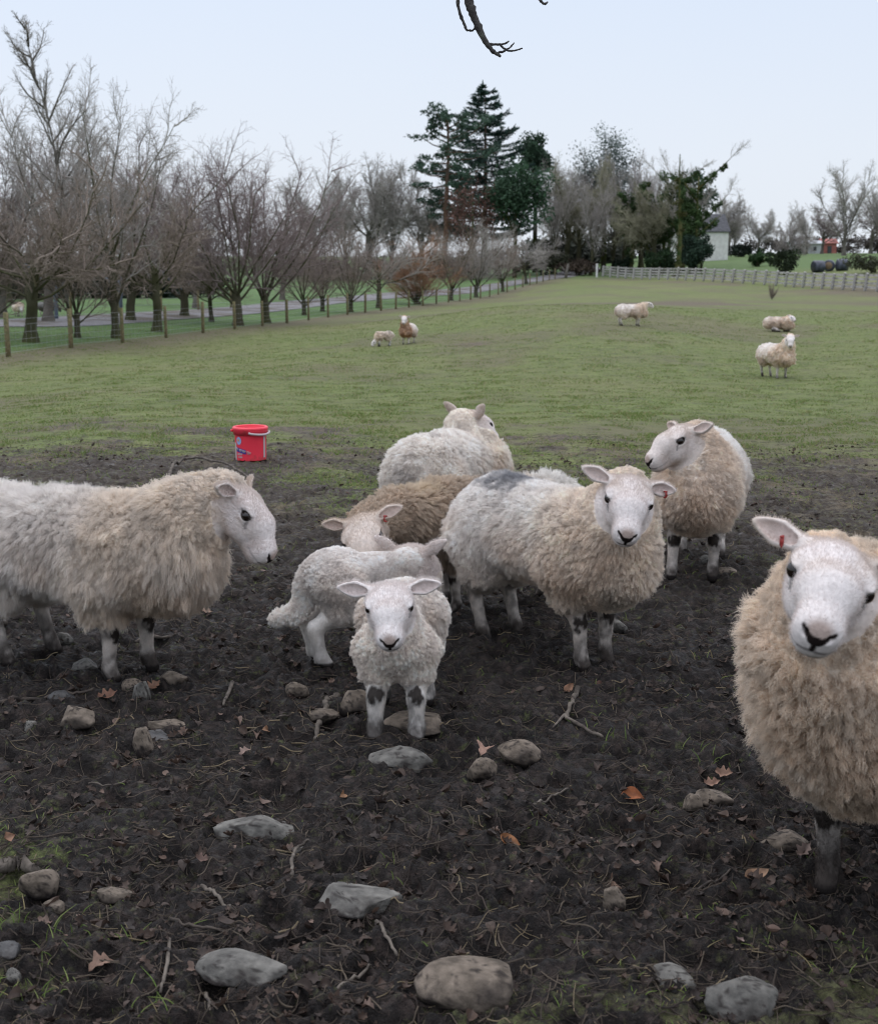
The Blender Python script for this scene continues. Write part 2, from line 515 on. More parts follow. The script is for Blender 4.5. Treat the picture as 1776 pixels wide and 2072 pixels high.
    L(sp.outputs[0], edge.inputs[0]); L(mrange(noise(30, 6, .7), .3, .7, -.42, .42), edge.inputs[1])
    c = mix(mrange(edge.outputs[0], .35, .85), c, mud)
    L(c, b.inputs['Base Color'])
    rg = mix(sp.outputs[0], (.9, .9, .9), ramp(noise(18, 6), (.32, (.38, .38, .38)), (.50, (.80, .80, .80))))
    L(rg, b.inputs['Roughness'])
    b.inputs['Specular IOR Level'].default_value = .32
    bp = N('ShaderNodeBump'); bp.inputs['Strength'].default_value = 1.0; bp.inputs['Distance'].default_value = .018
    L(noise(85, 8, .65), bp.inputs['Height']); L(bp.outputs[0], b.inputs['Normal'])
    o = make_mesh('ground', V, [F, fan], mt, col=col)
    tag(o, kind='structure')
    return o
ground = build_ground()

# ------------------------------------------------------------------ grass, straw, litter (nobody could count it)
def scatter(n, d0, d1, half, seed, power=1.0):
    """random ground points in the view wedge, density falling with distance"""
    g = np.random.default_rng(seed)
    d = d0 * (d1 / d0) ** (g.random(n) ** power)
    a = (g.random(n) * 2 - 1) * half
    return d * np.sin(a), d * np.cos(a), g

M_grass = attr_mat('grass_blade', .7, .2, .25)
def build_grass():
    x, y, g = scatter(560000, 1.9, 62, .42, 3, .60)
    d = np.hypot(x, y)
    M = mud_mask(x, y)
    cl = fbm2(x * 3.2, y * 3.2, 3, 51)
    tuft = smooth(.62, .72, fbm2(x * 6, y * 6, 2, 52)) * smooth(.50, .62, fbm2(x * .9, y * .9, 2, 53))
    p = np.clip((1 - M) * smooth(.36, .60, cl) + .05 * tuft * M + .16 * M * smooth(6.5, 10.5, d) * smooth(.45, .6, cl), 0, 1)
    keep = g.random(len(x)) < p
    x, y, d = x[keep], y[keep], d[keep]; n = len(x)
    z = ground_z(x, y)
    L = (.012 + .022 * g.random(n)) * (.6 + 1.0 * smooth(.45, .75, fbm2(x * 2.3, y * 2.3, 3, 88))) * (1 + .5 * (g.random(n) < .07))
    a = g.random(n) * 6.283; lean = .3 + 1.0 * g.random(n)
    hx, hy = np.cos(a) * lean, np.sin(a) * lean
    t = np.array([0, .5, 1.0])
    P = np.zeros((n, 3, 3))
    P[:, :, 0] = x[:, None] + hx[:, None] * L[:, None] * t ** 1.6
    P[:, :, 1] = y[:, None] + hy[:, None] * L[:, None] * t ** 1.6
    P[:, :, 2] = z[:, None] - .004 + L[:, None] * (t - .25 * t * t * lean[:, None])
    w = (.0010 + .00011 * d)[:, None] * np.array([1, .8, .25])
    k = g.random((n, 1)); q = g.random((n, 1))
    c = np.array([.112, .178, .040]) * (1 - k) + np.array([.20, .24, .078]) * k
    c = np.where(q < .16, np.array([.30, .245, .13]), c) * (.75 + .5 * g.random((n, 1)))
    o = hair('grass', P, w, c, M_grass); tag(o, kind='stuff')
build_grass()

def build_straw():
    """dead stems and fine twigs trodden into the mud"""
    g = np.random.default_rng(8)
    x, y, g = scatter(17000, 2.0, 13, .42, 8, .8)
    n = len(x); L = .03 + .11 * g.random(n) ** 2; a = g.random(n) * 6.283
    m = 5; t = np.linspace(-.5, .5, m)
    P = np.zeros((n, m, 3)); cv = (g.random(n) - .5) * .28
    P[:, :, 0] = x[:, None] + L[:, None] * (np.cos(a)[:, None] * t - np.sin(a)[:, None] * cv[:, None] * (t * 2) ** 2 * .5)
    P[:, :, 1] = y[:, None] + L[:, None] * (np.sin(a)[:, None] * t + np.cos(a)[:, None] * cv[:, None] * (t * 2) ** 2 * .5)
    zz = ground_z(P[:, :, 0].ravel(), P[:, :, 1].ravel()).reshape(n, m)
    P[:, :, 2] = np.maximum(zz, zz.mean(1, keepdims=True)) + .003
    w = (.0006 + .0013 * g.random(n) ** 3)[:, None] * np.ones(m)
    k = g.random((n, 1)) ** 1.5
    c = np.array([.035, .027, .024]) * (1 - k) + np.array([.14, .112, .085]) * k
    c = np.where(g.random((n, 1)) < .05, np.array([.24, .19, .12]), c)
    tag(hair('straw', P, w, c, M_grass), kind='stuff')
build_straw()

M_leaf = attr_mat('dead_leaf', .6, .35, .15, nscale=60, namt=.35)
def leaf_shape(kind):
    """outline half-width along the leaf, 0..1"""
    t = np.linspace(0, 1, 15)
    w = np.sin(np.pi * t ** .8) ** .9
    if kind == 'oak': w = w * (1 + .38 * np.sin(t * 6 * np.pi + .6)) * .62
    elif kind == 'beech': w = w * .62
    else: w = w * (1 + .45 * np.sign(np.sin(t * 5 * np.pi + .3)) * np.abs(np.sin(t * 5 * np.pi + .3)) ** .6) * .85
    return t, np.maximum(w * .5, .012)
def leaf_geo(kind, L, curl, fold, g):
    t, w = leaf_shape(kind); n = len(t)
    V = []
    for s in (-1, -.5, 0, .5, 1):
        x = (t - .5) * L; yv = s * w * L
        z = curl * L * ((t - .5) * 2) ** 2 * .5 + fold * L * np.abs(s) * w * 1.4 + .03 * L * np.sin(t * 9 + s * 3 + g.random() * 6)
        V.append(np.stack([x, yv, z], 1))
    V = np.concatenate(V)
    F = np.array([[r * n + i, r * n + i + 1, (r + 1) * n + i + 1, (r + 1) * n + i] for r in range(4) for i in range(n - 1)])
    return V, F
def build_litter():
    g = np.random.default_rng(19)
    protos = [leaf_geo(k, 1, c, f, g) for k in ('oak', 'beech', 'oak') for c in (-.5, .3, .7) for f in (.2, .8)]
    x, y, g = scatter(13000, 2.0, 12.5, .42, 23, .8)
    dens = fbm2(x * 1.3, y * 1.3, 3, 61)
    keep = g.random(len(x)) < smooth(.30, .62, dens); x, y = x[keep], y[keep]
    z = ground_z(x, y); Vs = []; Fs = []; Cs = []; off = 0
    for i in range(len(x)):
        V, F = protos[g.integers(len(protos))]
        L = .010 + .034 * g.random() ** 2.2
        a, tx, ty = g.random() * 6.283, (g.random() - .5) * 1.1, (g.random() - .5) * 1.1
        Rm = np.array(Matrix.Rotation(a, 3, 'Z') @ Matrix.Rotation(tx, 3, 'X') @ Matrix.Rotation(ty, 3, 'Y'))
        Vs.append((V * L) @ Rm.T + (x[i], y[i], z[i] + .004)); Fs.append(F + off); off += len(V)
        k = g.random(); c = np.array([.022, .016, .014]) * (1 - k) + np.array([.085, .055, .041]) * k
        if g.random() < .05: c = np.array([.17, .115, .09])
        Cs.append(np.broadcast_to(c, (len(V), 3)))
    o = make_mesh('leaf_litter', np.concatenate(Vs), np.concatenate(Fs), M_leaf, col=np.concatenate(Cs)); tag(o, kind='stuff')
build_litter()
# ------------------------------------------------------------------ sheep: one smooth body surface per animal, wool as strands
def ell(c, r, R=None):
    c = np.asarray(c, float); r = np.asarray(r, float)
    def f(P):
        q = P - c
        if R is not None: q = q @ R
        k0 = np.linalg.norm(q / r, axis=-1); k1 = np.linalg.norm(q / (r * r), axis=-1) + 1e-9
        return k0 * (k0 - 1) / k1
    m = r.max(); return f, c - m, c + m

def ear_leaf(c, r, R):
    """a flat ear: an ellipsoid drawn to a point towards its tip"""
    c = np.asarray(c, float); r = np.asarray(r, float)
    def f(P):
        q = (P - c) @ R
        s = np.clip(q[..., 0] / r[0], -1, 1)
        q = q / np.stack([np.ones_like(s), (1.0 - .38 * np.clip(s, 0, 1) - .28 * np.clip(-s, 0, 1)), np.ones_like(s)], -1)
        k0 = np.linalg.norm(q / r, axis=-1); k1 = np.linalg.norm(q / (r * r), axis=-1) + 1e-9
        return k0 * (k0 - 1) / k1
    m = r.max(); return f, c - m, c + m

def cone(a, b, ra, rb):
    a = np.asarray(a, float); b = np.asarray(b, float); ab = b - a; L2 = ab @ ab + 1e-12
    def f(P):
        q = P - a; t = np.clip(q @ ab / L2, 0, 1)
        return np.linalg.norm(q - t[..., None] * ab, axis=-1) - (ra + (rb - ra) * t)
    m = max(ra, rb); return f, np.minimum(a, b) - m, np.maximum(a, b) + m

def smin(a, b, k):
    h = np.clip(k - np.abs(a - b), 0, None) / k
    return np.minimum(a, b) - h * h * k * .25

def surface_nets(D, X, Y, Z):
    ins = D < 0
    nx, ny, nz = D.shape
    cnt = np.zeros((nx - 1, ny - 1, nz - 1), np.int8)
    off = [(a, b, c) for a in (0, 1) for b in (0, 1) for c in (0, 1)]
    for a, b, c in off: cnt += ins[a:nx - 1 + a, b:ny - 1 + b, c:nz - 1 + c]
    act = (cnt > 0) & (cnt < 8)
    I, J, K = np.nonzero(act)
    acc = np.zeros((len(I), 3)); num = np.zeros(len(I))
    ax = (X, Y, Z)
    for o in off:
        for d in range(3):
            if o[d]: continue
            p = list(o); p[d] = 1
            v0 = D[I + o[0], J + o[1], K + o[2]]; v1 = D[I + p[0], J + p[1], K + p[2]]
            m = (v0 < 0) != (v1 < 0)
            t = np.where(m, v0 / np.where(m, v0 - v1, 1), 0)
            q = np.stack([X[I + o[0]], Y[J + o[1]], Z[K + o[2]]], 1)
            base = (I, J, K)[d]
            q[:, d] = q[:, d] + t * (ax[d][base + 1] - ax[d][base])
            acc += q * m[:, None]; num += m
    V = acc / num[:, None]
    ids = np.full(act.shape, -1, np.int64); ids[I, J, K] = np.arange(len(I))
    Fs = []
    for d in range(3):
        s0 = [slice(None)] * 3; s1 = [slice(None)] * 3
        s0[d] = slice(0, -1); s1[d] = slice(1, None)
        A = ins[tuple(s0)]; B = ins[tuple(s1)]
        i, j, k = np.nonzero(A != B)
        e, g = [(1, 2), (2, 0), (0, 1)][d]
        idx = [i, j, k]
        ok = (idx[e] > 0) & (idx[g] > 0) & (idx[e] < act.shape[e]) & (idx[g] < act.shape[g])
        idx = [q[ok] for q in idx]; sgn = A[i, j, k][ok]
        def cell(de, dg):
            q = [x.copy() for x in idx]; q[e] = q[e] - de; q[g] = q[g] - dg
            return ids[q[0], q[1], q[2]]
        Q = np.stack([cell(1, 1), cell(0, 1), cell(0, 0), cell(1, 0)], 1)
        Fs.append(np.where(sgn[:, None], Q, Q[:, ::-1]))
    F = np.concatenate(Fs)
    return V, F[(F >= 0).all(1)]

def relax(V, F, it=1, w=.5):
    E = np.concatenate([F[:, [0, 1]], F[:, [1, 2]], F[:, [2, 3]], F[:, [3, 0]]])
    for _ in range(it):
        s = np.zeros_like(V); n = np.zeros(len(V))
        for d in range(3):
            s[:, d] = np.bincount(E[:, 0], V[E[:, 1], d], len(V)) + np.bincount(E[:, 1], V[E[:, 0], d], len(V))
        n = np.bincount(E[:, 0], minlength=len(V)) + np.bincount(E[:, 1], minlength=len(V))
        V = V * (1 - w) + w * s / n[:, None]
    return V

def vnormals(V, F):
    n = np.cross(V[F[:, 2]] - V[F[:, 0]], V[F[:, 3]] - V[F[:, 1]])
    N = np.zeros_like(V)
    for c in range(4):
        for d in range(3): N[:, d] += np.bincount(F[:, c], n[:, d], len(V))
    return norm(N)

def seg2(p, a, b):
    a = np.array(a); b = np.array(b); ab = b - a
    t = np.clip((p - a) @ ab / (ab @ ab + 1e-12), 0, 1)
    return np.linalg.norm(p - a - t[:, None] * ab, axis=1)

HEAD = [ell((.05, 0, -.004), (.074, .060, .056)), cone((.06, 0, .012), (.135, 0, .016), .050, .044), cone((.135, 0, .016), (.212, 0, -.004), .044, .031),
        cone((.055, 0, -.040), (.195, 0, -.040), .046, .023), ell((.09, .030, -.03), (.06, .026, .043)), ell((.09, -.030, -.03), (.06, .026, .043)),
        ell((.213, 0, -.017), (.037, .0325, .033)), ell((.207, 0, -.047), (.028, .022, .014)),
        ell((.083, .047, .030), (.022, .016, .016)), ell((.083, -.047, .030), (.022, .016, .016))]
EYE_X, EYE_Z = .100, .016
def head_sdf(q):
    d = HEAD[0][0](q)
    for h in HEAD[1:]: d = smin(d, h[0](q), .026)
    for s in (1, -1):
        n = ell((.250, s * .019, -.004), (.012, .006, .009))[0](q)
        d = np.maximum(d, -n)
        lid = ell((EYE_X - .003, s * (EYE_Y - .002), EYE_Z + .0168), (.020, .008, .0050))[0](q); d = smin(d, lid, .010)
        lid = ell((EYE_X, s * (EYE_Y - .004), EYE_Z - .0165), (.016, .005, .004))[0](q); d = smin(d, lid, .010)
    return d
def _eye_y():
    ys = np.linspace(.02, .09, 400); q = np.stack([np.full(400, EYE_X), ys, np.full(400, EYE_Z)], 1)
    d = HEAD[0][0](q)
    for h in HEAD[1:]: d = smin(d, h[0](q), .026)
    return ys[np.argmax(d > 0)]
EYE_Y = _eye_y()

M_body = attr_mat('sheep_skin_and_short_wool', .95, .05, nscale=90, namt=.12, bump=.35, bscale=160, bdist=.004)
M_wool = attr_mat('wool_strand', .9, .08, .48)
M_eye = plain('eye_dark_amber', (.012, .007, .005), .06, .6)
M_tagred = plain('ear_tag_red', (.36, .05, .045), .45, .4)

def frame_from(poll, nose, left):
    x = norm(nose - poll); y = np.asarray(left, float); y = norm(y - x * (x @ y)); z = np.cross(x, y)
    return np.stack([x, y, z], 1)

def lamb_prims(S, P):
    wool = [(ell((-.02, 0, .34), (.235, .100, .115)), .06), (ell((-.17, 0, .345), (.11, .105, .12)), .06), (ell((.14, 0, .325), (.11, .112, .135)), .06)]
    return wool
def build_sheep(label, at, yaw, poll, nose, left, S=1.0, hs=1.08, wf=1.15, lamb=False, feet=None, lying=False, res=.011, hres=.0042, n=60000, seed=0,
                wool=(.66, .58, .48), tan=(.50, .39, .28), top=(.74, .71, .68), tan_amt=1.0, face=(.76, .70, .675), length=.042, clump=.024, clumping=.6, clump_back=.4, comb=.45, back=.25,
                crimp=.003, earl=(-.20, .95, .12), earr=(-.20, -.95, .12), ear_len=.100, tail=True, neckr=1.0, marks=(), tags=(), brisket=(.40, 0, .40, .13), rad=.0006,
                group='sheep standing in the muddy gateway', fat=1.0, chest_x=0, knees=True, tuft=0.0, grime=.5, height=1.0, neck_drop=0, tail_pts=None, curl=0.0, under=1.0, rump=(-.31, .155), fur=True, legmud=.95, ear_w=.27, flowv=.55, stain=.4, fillx=None):
    g = np.random.default_rng(seed + 100)
    ox, oy = at; oz = float(ground_base(np.array([ox]), np.array([oy]))[0])
    root = empty('lamb' if lamb else 'sheep', (ox, oy, oz), yaw)
    tag(root, label, 'lamb' if lamb else 'sheep', group)
    cy, sy = math.cos(yaw), math.sin(yaw)
    R0 = np.array([[cy, sy, 0], [-sy, cy, 0], [0, 0, 1.0]])           # world -> local
    loc = lambda p: R0 @ (np.asarray(p) - (ox, oy, oz))
    poll = loc(poll); nose = loc(nose); left = R0 @ np.asarray(left, float)
    RH = frame_from(poll, nose, left); hl = hs * (.78 if lamb else 1.0)
    HO = nose - RH[:, 0] * .250 * hl                                   # skull point behind the face
    hp = lambda x, y, z: HO + RH @ (np.array([x, y * wf, z]) * hl)
    tohead = lambda P: ((P - HO) @ RH) / hl / np.array([1, wf, 1])
    s3 = lambda *a: np.array(a) * S
    prims = []                                                         # (prim, k, group)
    H = height
    neck_to = hp(-.004, 0, -.034)
    if lamb:
        for c, r in (((-.03, 0, .352), (.25, .095, .085)), ((-.19, 0, .352), (.100, .095, .098)), ((.14, 0, .330), (.105, .102, .110))):
            prims.append((ell(s3(*c), s3(*r) * np.array([1, fat, 1])), .06 * S, 'wool'))
        n0 = s3(.15, 0, .36); mid = (n0 + neck_to) / 2 + s3(.02, 0, .012)
        prims += [(cone(n0, mid, .088 * S * neckr, .070 * S * neckr), .05 * S, 'wool'), (cone(mid, neck_to, .066 * S * neckr, .052 * hl), .04 * S, 'wool')]
    else:
        for c, r in (((-.05, 0, .462 * H), (.40, .182, .180)), ((rump[0], 0, .46 * H), (rump[1], .170, .175)), ((.22, 0, .445 * H), (.18, .172, .190)), (brisket[:3], (brisket[3], brisket[3], brisket[3] * 1.12))):
            if lying: c = (c[0], c[1], c[2] - .18)
            prims.append((ell(s3(*c), s3(*r) * np.array([1, fat, 1])), .09 * S, 'wool'))
        zo = -.18 if lying else 0
        n0 = s3(.25 + chest_x, 0, .48 * H + zo); mid = (n0 + neck_to) / 2 + s3(.03, 0, .015 - neck_drop)
        prims += [(cone(n0, mid, .150 * S * neckr, .118 * S * neckr), .07 * S, 'wool'), (cone(mid, neck_to, .118 * S * neckr, .072 * hl), .05 * S, 'wool')]
        if tail_pts is None and tail:
            prims += [(cone(s3(rump[0] - .135, 0, .53 * H + zo), s3(rump[0] - .17, 0, .36 * H + zo), .036 * S, .026 * S), .03, 'wool')]
    if tail_pts is not None:
        tp = [np.array(q) for q in tail_pts]
        for i in range(len(tp) - 1):
            prims.append((cone(tp[i], tp[i + 1], .030 * S, .026 * S), .03, 'wool'))
    # legs
    if lamb: fx0, hx0, ly = .13, -.19, .062
    else: fx0, hx0, ly = .22, -.31, .092
    if feet is None: feet = [(fx0 * S, ly * S), (fx0 * S, -ly * S), (hx0 * S, ly * S), (hx0 * S, -ly * S)]
    kneepos = []
    if not lying:
        for q, (fx, fy) in enumerate(feet):
            sd = 1 if q in (0, 2) else -1
            z = lambda v: v * S
            k_ = .8 if lamb else 1.0
            t = 1.02 if lamb else 1.0
            if q < 2:
                sh = s3(fx0 - .01, sd * ly * 1.0, .36 * k_); el = s3(fx0 - .015, sd * ly, .28 * k_) * .75 + np.array([fx, fy, .28 * k_ * S]) * .25
                kn = np.array([fx0 * S * .35 + fx * .65 + .006, sd * ly * S * .35 + fy * .65, z(.185 * k_)])
                kneepos.append(kn)
                fe = np.array([fx - .004, fy, z(.058 * k_)]); ho = np.array([fx + .020 * S, fy, z(.012)])
                prims += [(cone(sh, el, .095 * S * k_, .058 * S * k_), .05, 'wool'), (cone(el, kn, .050 * S * k_, .029 * S * t * .92), .03, 'leg'), (cone(kn, fe, .0285 * S * t * .95, .0205 * S * t), .015, 'leg'),
                          (cone(fe, ho, .024 * S * t, .028 * S * t * .9), .02, 'leg')]
            else:
                hip = s3(hx0 + .03, sd * ly, .42 * k_); st = s3(hx0 + (.045 if lamb else .07), sd * ly * 1.06, .31 * k_)
                hk = np.array([fx - (.028 if lamb else .05) * S, fy * .9 + sd * ly * S * .1, z(.205 * k_)])
                fe = np.array([fx - .004, fy, z(.058 * k_)]); ho = np.array([fx + .020 * S, fy, z(.012)])
                prims += [(cone(hip, st, .115 * S * k_, .085 * S * k_), .06, 'wool'), (cone(st, hk, .050 * S * k_, .030 * S * t * .9), .04, 'leg'), (cone(hk, fe, .030 * S * t * .9, .0205 * S * t), .015, 'leg'),
                          (cone(fe, ho, .024 * S * t, .028 * S * t * .9), .02, 'leg')]
    else:
        prims += [(cone(s3(.25, .07, .07), s3(.42, .10, .04), .06 * S, .035 * S), .03, 'leg'), (cone(s3(-.2, -.12, .10), s3(-.02, -.2, .04), .08 * S, .03 * S), .03, 'leg')]
    ears = []
    for sd, dv in ((1, earl), (-1, earr)):
        dv = norm(np.array(dv, float)); b0 = np.array([.014, sd * .052, .018])
        dw = RH @ (dv * np.array([1, 1, 1])); b = hp(*b0)
        nn = RH @ np.array([.70, 0, .50]); nn = norm(nn - dw * (nn @ dw)); tt = np.cross(dw, nn)
        Re = np.stack([dw, tt, nn], 1); L = ear_len * hl
        ctr = b + dw * L * .5
        ears.append((ear_leaf(ctr, (L * .56, L * ear_w, .0095 * hl + .002), Re), ear_leaf(ctr + nn * .0115 * hl + dw * .004, (L * .47, L * ear_w * .72, .0125 * hl), Re), b, b + dw * L, nn, dw, cone(b - dw * .02, b + dw * L * .25, .022 * hl, .016 * hl)))
    # grid
    lo = np.min([p[0][1] for p in prims] + [HO - .14 * hl], axis=0); hi = np.max([p[0][2] for p in prims] + [nose + .02], axis=0)
    hpts = np.array([hp(x, y, z) for x in (-.02, .26) for y in (-.08, .08) for z in (-.1, .08)] + [e_[3] for e_ in ears] + [e_[2] for e_ in ears])
    hlo, hhi = hpts.min(0) - .012, hpts.max(0) + .012
    lo = np.minimum(lo, hlo) - .03; hi = np.maximum(hi, hhi) + .03
    lo[2] = max(lo[2], -.03)
    axes = []
    for d in range(3):
        a0 = np.arange(lo[d], hlo[d], res); a1 = np.arange(hlo[d], hhi[d], hres); a2 = np.arange(hhi[d], hi[d] + res, res)
        axes.append(np.concatenate([a0, a1, a2]))
    X, Y, Z = axes
    D = np.full((len(X), len(Y), len(Z)), 1.0)
    def apply(f, lo_, hi_, k, mode='add'):
        m = k + .035
        s = [slice(max(0, np.searchsorted(A, lo_[d] - m) - 1), np.searchsorted(A, hi_[d] + m) + 1) for d, A in enumerate(axes)]
        P = np.stack(np.meshgrid(X[s[0]], Y[s[1]], Z[s[2]], indexing='ij'), -1)
        v = f(P); s = tuple(s)
        D[s] = smin(D[s], v, k) if mode == 'add' else np.maximum(D[s], -v)
    for (f, l, h), k, gname in prims: apply(f, l, h, k)
    hf = lambda P: head_sdf(((P - HO) @ RH) / hl / np.array([1, wf, 1])) * hl
    apply(hf, np.minimum(hlo, hp(0, 0, 0) - .1), hhi, .022 * hl)
    for e_ in ears:
        apply(*e_[6], .012); apply(*e_[0], .010); apply(*e_[1], 0.0, 'sub')
    V, F = surface_nets(D, X, Y, Z)
    V = relax(V, F, 2, .5)
    N = vnormals(V, F)
    dist = lambda gn: np.min([p[0][0](V) for p in prims if p[2] == gn] + [np.full(len(V), 9.)], axis=0)
    dW, dL, dH = dist('wool'), dist('leg'), hf(V)
    dE = np.min([np.minimum(e_[0][0](V), e_[6][0](V)) for e_ in ears], axis=0)
    q = tohead(V)
    isface = np.clip(smooth(-.012, .004, dW - np.minimum(dH, dE)), 0, 1)
    isface = np.maximum(isface, smooth(.035, .06, q[:, 0] + .25 * np.clip(-q[:, 2] - .03, -.02, .1)) * (dH < .012))
    isface = np.maximum(isface * (dH < .03), smooth(-.012, .012, q[:, 0] + .004 * np.sin(q[:, 1] * 160)) * (dH < .03))
    isface = np.where((dE < .005) & (np.abs(q[:, 1]) > .05), 1, isface)
    isleg = smooth(-.010, .014, dW - dL) * (dH > .05)
    w = np.clip(1 - np.maximum(isface, isleg), 0, 1)
    # colours: wool, face, legs, marks
    nz = fbm3(V, 9, 3, seed); nz2 = fbm3(V, 30, 2, seed + 3)
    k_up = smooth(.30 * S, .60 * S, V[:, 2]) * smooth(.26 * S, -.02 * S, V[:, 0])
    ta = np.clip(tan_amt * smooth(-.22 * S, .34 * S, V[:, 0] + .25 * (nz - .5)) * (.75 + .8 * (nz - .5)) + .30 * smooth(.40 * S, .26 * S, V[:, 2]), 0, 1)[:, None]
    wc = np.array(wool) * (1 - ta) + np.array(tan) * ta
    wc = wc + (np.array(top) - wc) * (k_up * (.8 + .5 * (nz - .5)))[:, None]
    gr = (grime * smooth(.55, .72, nz) * smooth(.45 * S, .25 * S, V[:, 2]))[:, None]
    wc = wc * (1 - gr) + np.array([.20, .165, .13]) * gr
    wc *= (.80 + .4 * nz2)[:, None]
    st = (stain * smooth(.50, .68, fbm3(V, 6, 4, seed + 40)) * smooth(.62 * S, .35 * S, V[:, 2]))[:, None]; wc = wc * (1 - st) + wc * np.array([.66, .54, .42]) * st
    for (mx, my, mz, mr, mc, ms) in marks:
        dm = np.linalg.norm((V - np.array([mx, my, mz])) / np.array([mr, mr, mr * .8]), axis=1) + .9 * (nz2 - .5) + .9 * (nz - .5)
        a = (ms * smooth(1.15, .35, dm))[:, None]; wc = wc * (1 - a) + np.array(mc) * a
    fc = np.array(face) * np.ones((len(V), 1))
    beige = (.35 if lamb else 1.0) * np.clip(smooth(.42, .68, fbm3(q, 16, 4, seed + 9)) * .35 * smooth(.26, .02, q[:, 0]) + .32 * smooth(.07, .0, q[:, 0]) + .25 * smooth(-.03, -.07, q[:, 2]), 0, .8)[:, None]
    fc = fc * (1 - beige) + np.array([.52, .42, .33]) * beige
    ay = np.abs(q[:, 1]); yz = np.stack([ay, q[:, 2]], 1); xz = q[:, [0, 2]]
    front = smooth(.205, .222, q[:, 0])
    dn = np.minimum(seg2(yz, (.0235, .004), (.013, -.007)) + .0022, seg2(yz, (.013, -.007), (0, -.015)))
    dn = np.minimum(dn, seg2(yz, (0, -.015), (0, -.034)) + .0015) + .0025 * (fbm3(q, 150, 2, seed + 5) - .5)
    dn = np.minimum(dn, (np.sqrt((ay / .0125) ** 2 + ((q[:, 2] + .0125) / .0085) ** 2) - .55) * .011)
    dm = seg2(yz, (0, -.035), (.020, -.040)) + .003 * (fbm3(q, 150, 2, seed + 6) - .5)
    pink = smooth(.028, .012, np.hypot(ay, (q[:, 2] - .004) * 1.1)) * smooth(.20, .232, q[:, 0]) * .8
    fc = fc * (1 - pink[:, None]) + np.array([.36, .26, .215]) * pink[:, None]
    dark = np.maximum(smooth(.0078, .0042, dn) * front, smooth(.0055, .0018, dm) * front * .6)
    side = smooth(.0042, .0016, seg2(xz, (.236, -.040), (.182, -.038))) * (ay > .017) * (q[:, 0] > .17) * (q[:, 0] < .236) * (dH < .01)
    dark = np.maximum(dark, side * .28) * (dH < .02)
    ed = np.sqrt(((q[:, 0] - EYE_X) / 1.22) ** 2 + (ay - EYE_Y) ** 2 + ((q[:, 2] - EYE_Z) * 1.12) ** 2)
    dark = np.maximum(dark, smooth(.0188, .0145, ed + .0012 * np.sign(EYE_Z - q[:, 2])))
    tear = smooth(.0065, .003, seg2(xz, (.120, .006), (.130, -.010)) + .009 * (fbm3(q, 120, 2, seed + 2) - .5)) * (ay > .03) * (dH < .012) * (q[:, 0] > .1) * .6
    dark = np.maximum(dark, tear)
    fc = fc * (1 - dark[:, None]) + np.array([.018, .013, .012]) * dark[:, None]
    for e_ in ears:                                                    # inside of the ears
        inn = smooth(.0035, -.001, e_[1][0](V)) * (N @ e_[4] > .1)
        fc = fc * (1 - .55 * inn[:, None]) + np.array([.44, .32, .29]) * .55 * inn[:, None]
    lc = np.array([.78, .74, .70] if lamb else [.66, .60, .55]) * np.ones((len(V), 1)) * (.8 + .4 * nz)[:, None]
    mudl = np.clip(smooth(.15 * S, .02, V[:, 2] + .16 * (nz - .5) + .10 * (fbm3(V, 50, 3, seed + 8) - .5)), 0, 1)
    mudl = np.maximum(mudl, .6 * smooth(.50, .68, fbm3(V, 22, 3, seed + 21))) * legmud
    for kp in (kneepos if knees else ()):
        dk = np.linalg.norm((V - kp - np.array([.012, 0, .004])) / np.array([.034, .036, .038]) / (S if not lamb else .85), axis=1) + 1.3 * (fbm3(V, 45, 3, seed + 4) - .5)
        mudl = np.maximum(mudl, smooth(1.0, .72, dk) * .96)
    lc = lc * (1 - mudl[:, None]) + np.array([.030, .023, .020]) * mudl[:, None]
    hoof = smooth(.030 * S, .022 * S, V[:, 2])[:, None]; lc = lc * (1 - hoof) + np.array([.02, .017, .016]) * hoof
    low = isleg[:, None]; fw = isface[:, None]
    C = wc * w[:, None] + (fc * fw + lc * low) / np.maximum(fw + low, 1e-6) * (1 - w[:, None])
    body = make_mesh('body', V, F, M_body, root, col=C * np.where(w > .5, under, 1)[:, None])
    # eyes and ear tags
    for sd in (1, -1):
        eb = MB(); kk = 14
        th = np.linspace(0, math.pi, kk)
        r = .0176 * hl
        eb.lathe([(max(r * math.sin(t), 1e-4), -r * math.cos(t)) for t in th], 18)
        eo = eb.build('eye', [M_eye], root)
        eo.location = hp(EYE_X, sd * (EYE_Y - .0070), EYE_Z)
    for sd, fr, kind in tags:
        e_ = ears[0] if sd > 0 else ears[1]
        tb = MB(); tb.box((0, 0, 0), (.020, .008, .003)); tb.tube([(-.008, 0, -.010), (-.008, 0, .004)], [.003, .003], 8)
        tb.tube([(.007, 0, 0), (.012, 0, -.004), (.013, 0, -.012)], [.0035, .0035, .003], 8)
        to = tb.build('ear_tag', [M_tagred], root)
        pos = e_[2] + (e_[3] - e_[2]) * fr + e_[4] * .014 + np.array([0, 0, -.014])
        to.matrix_local = Matrix.Translation(Vector(pos)) @ Matrix(np.stack([-np.array([0, 0, 1.0]), norm(np.cross([0, 0, -1.0], e_[4])), e_[4]], 1)).to_4x4() if False else Matrix.Translation(Vector(pos)) @ Matrix.Rotation(1.45, 4, 'Y')
    # wool strands
    tri = np.concatenate([F[:, [0, 1, 2]], F[:, [0, 2, 3]]])
    a = np.linalg.norm(np.cross(V[tri[:, 1]] - V[tri[:, 0]], V[tri[:, 2]] - V[tri[:, 0]]), axis=1)
    tw = w[tri].mean(1); tz = V[tri].mean(1)[:, 2]
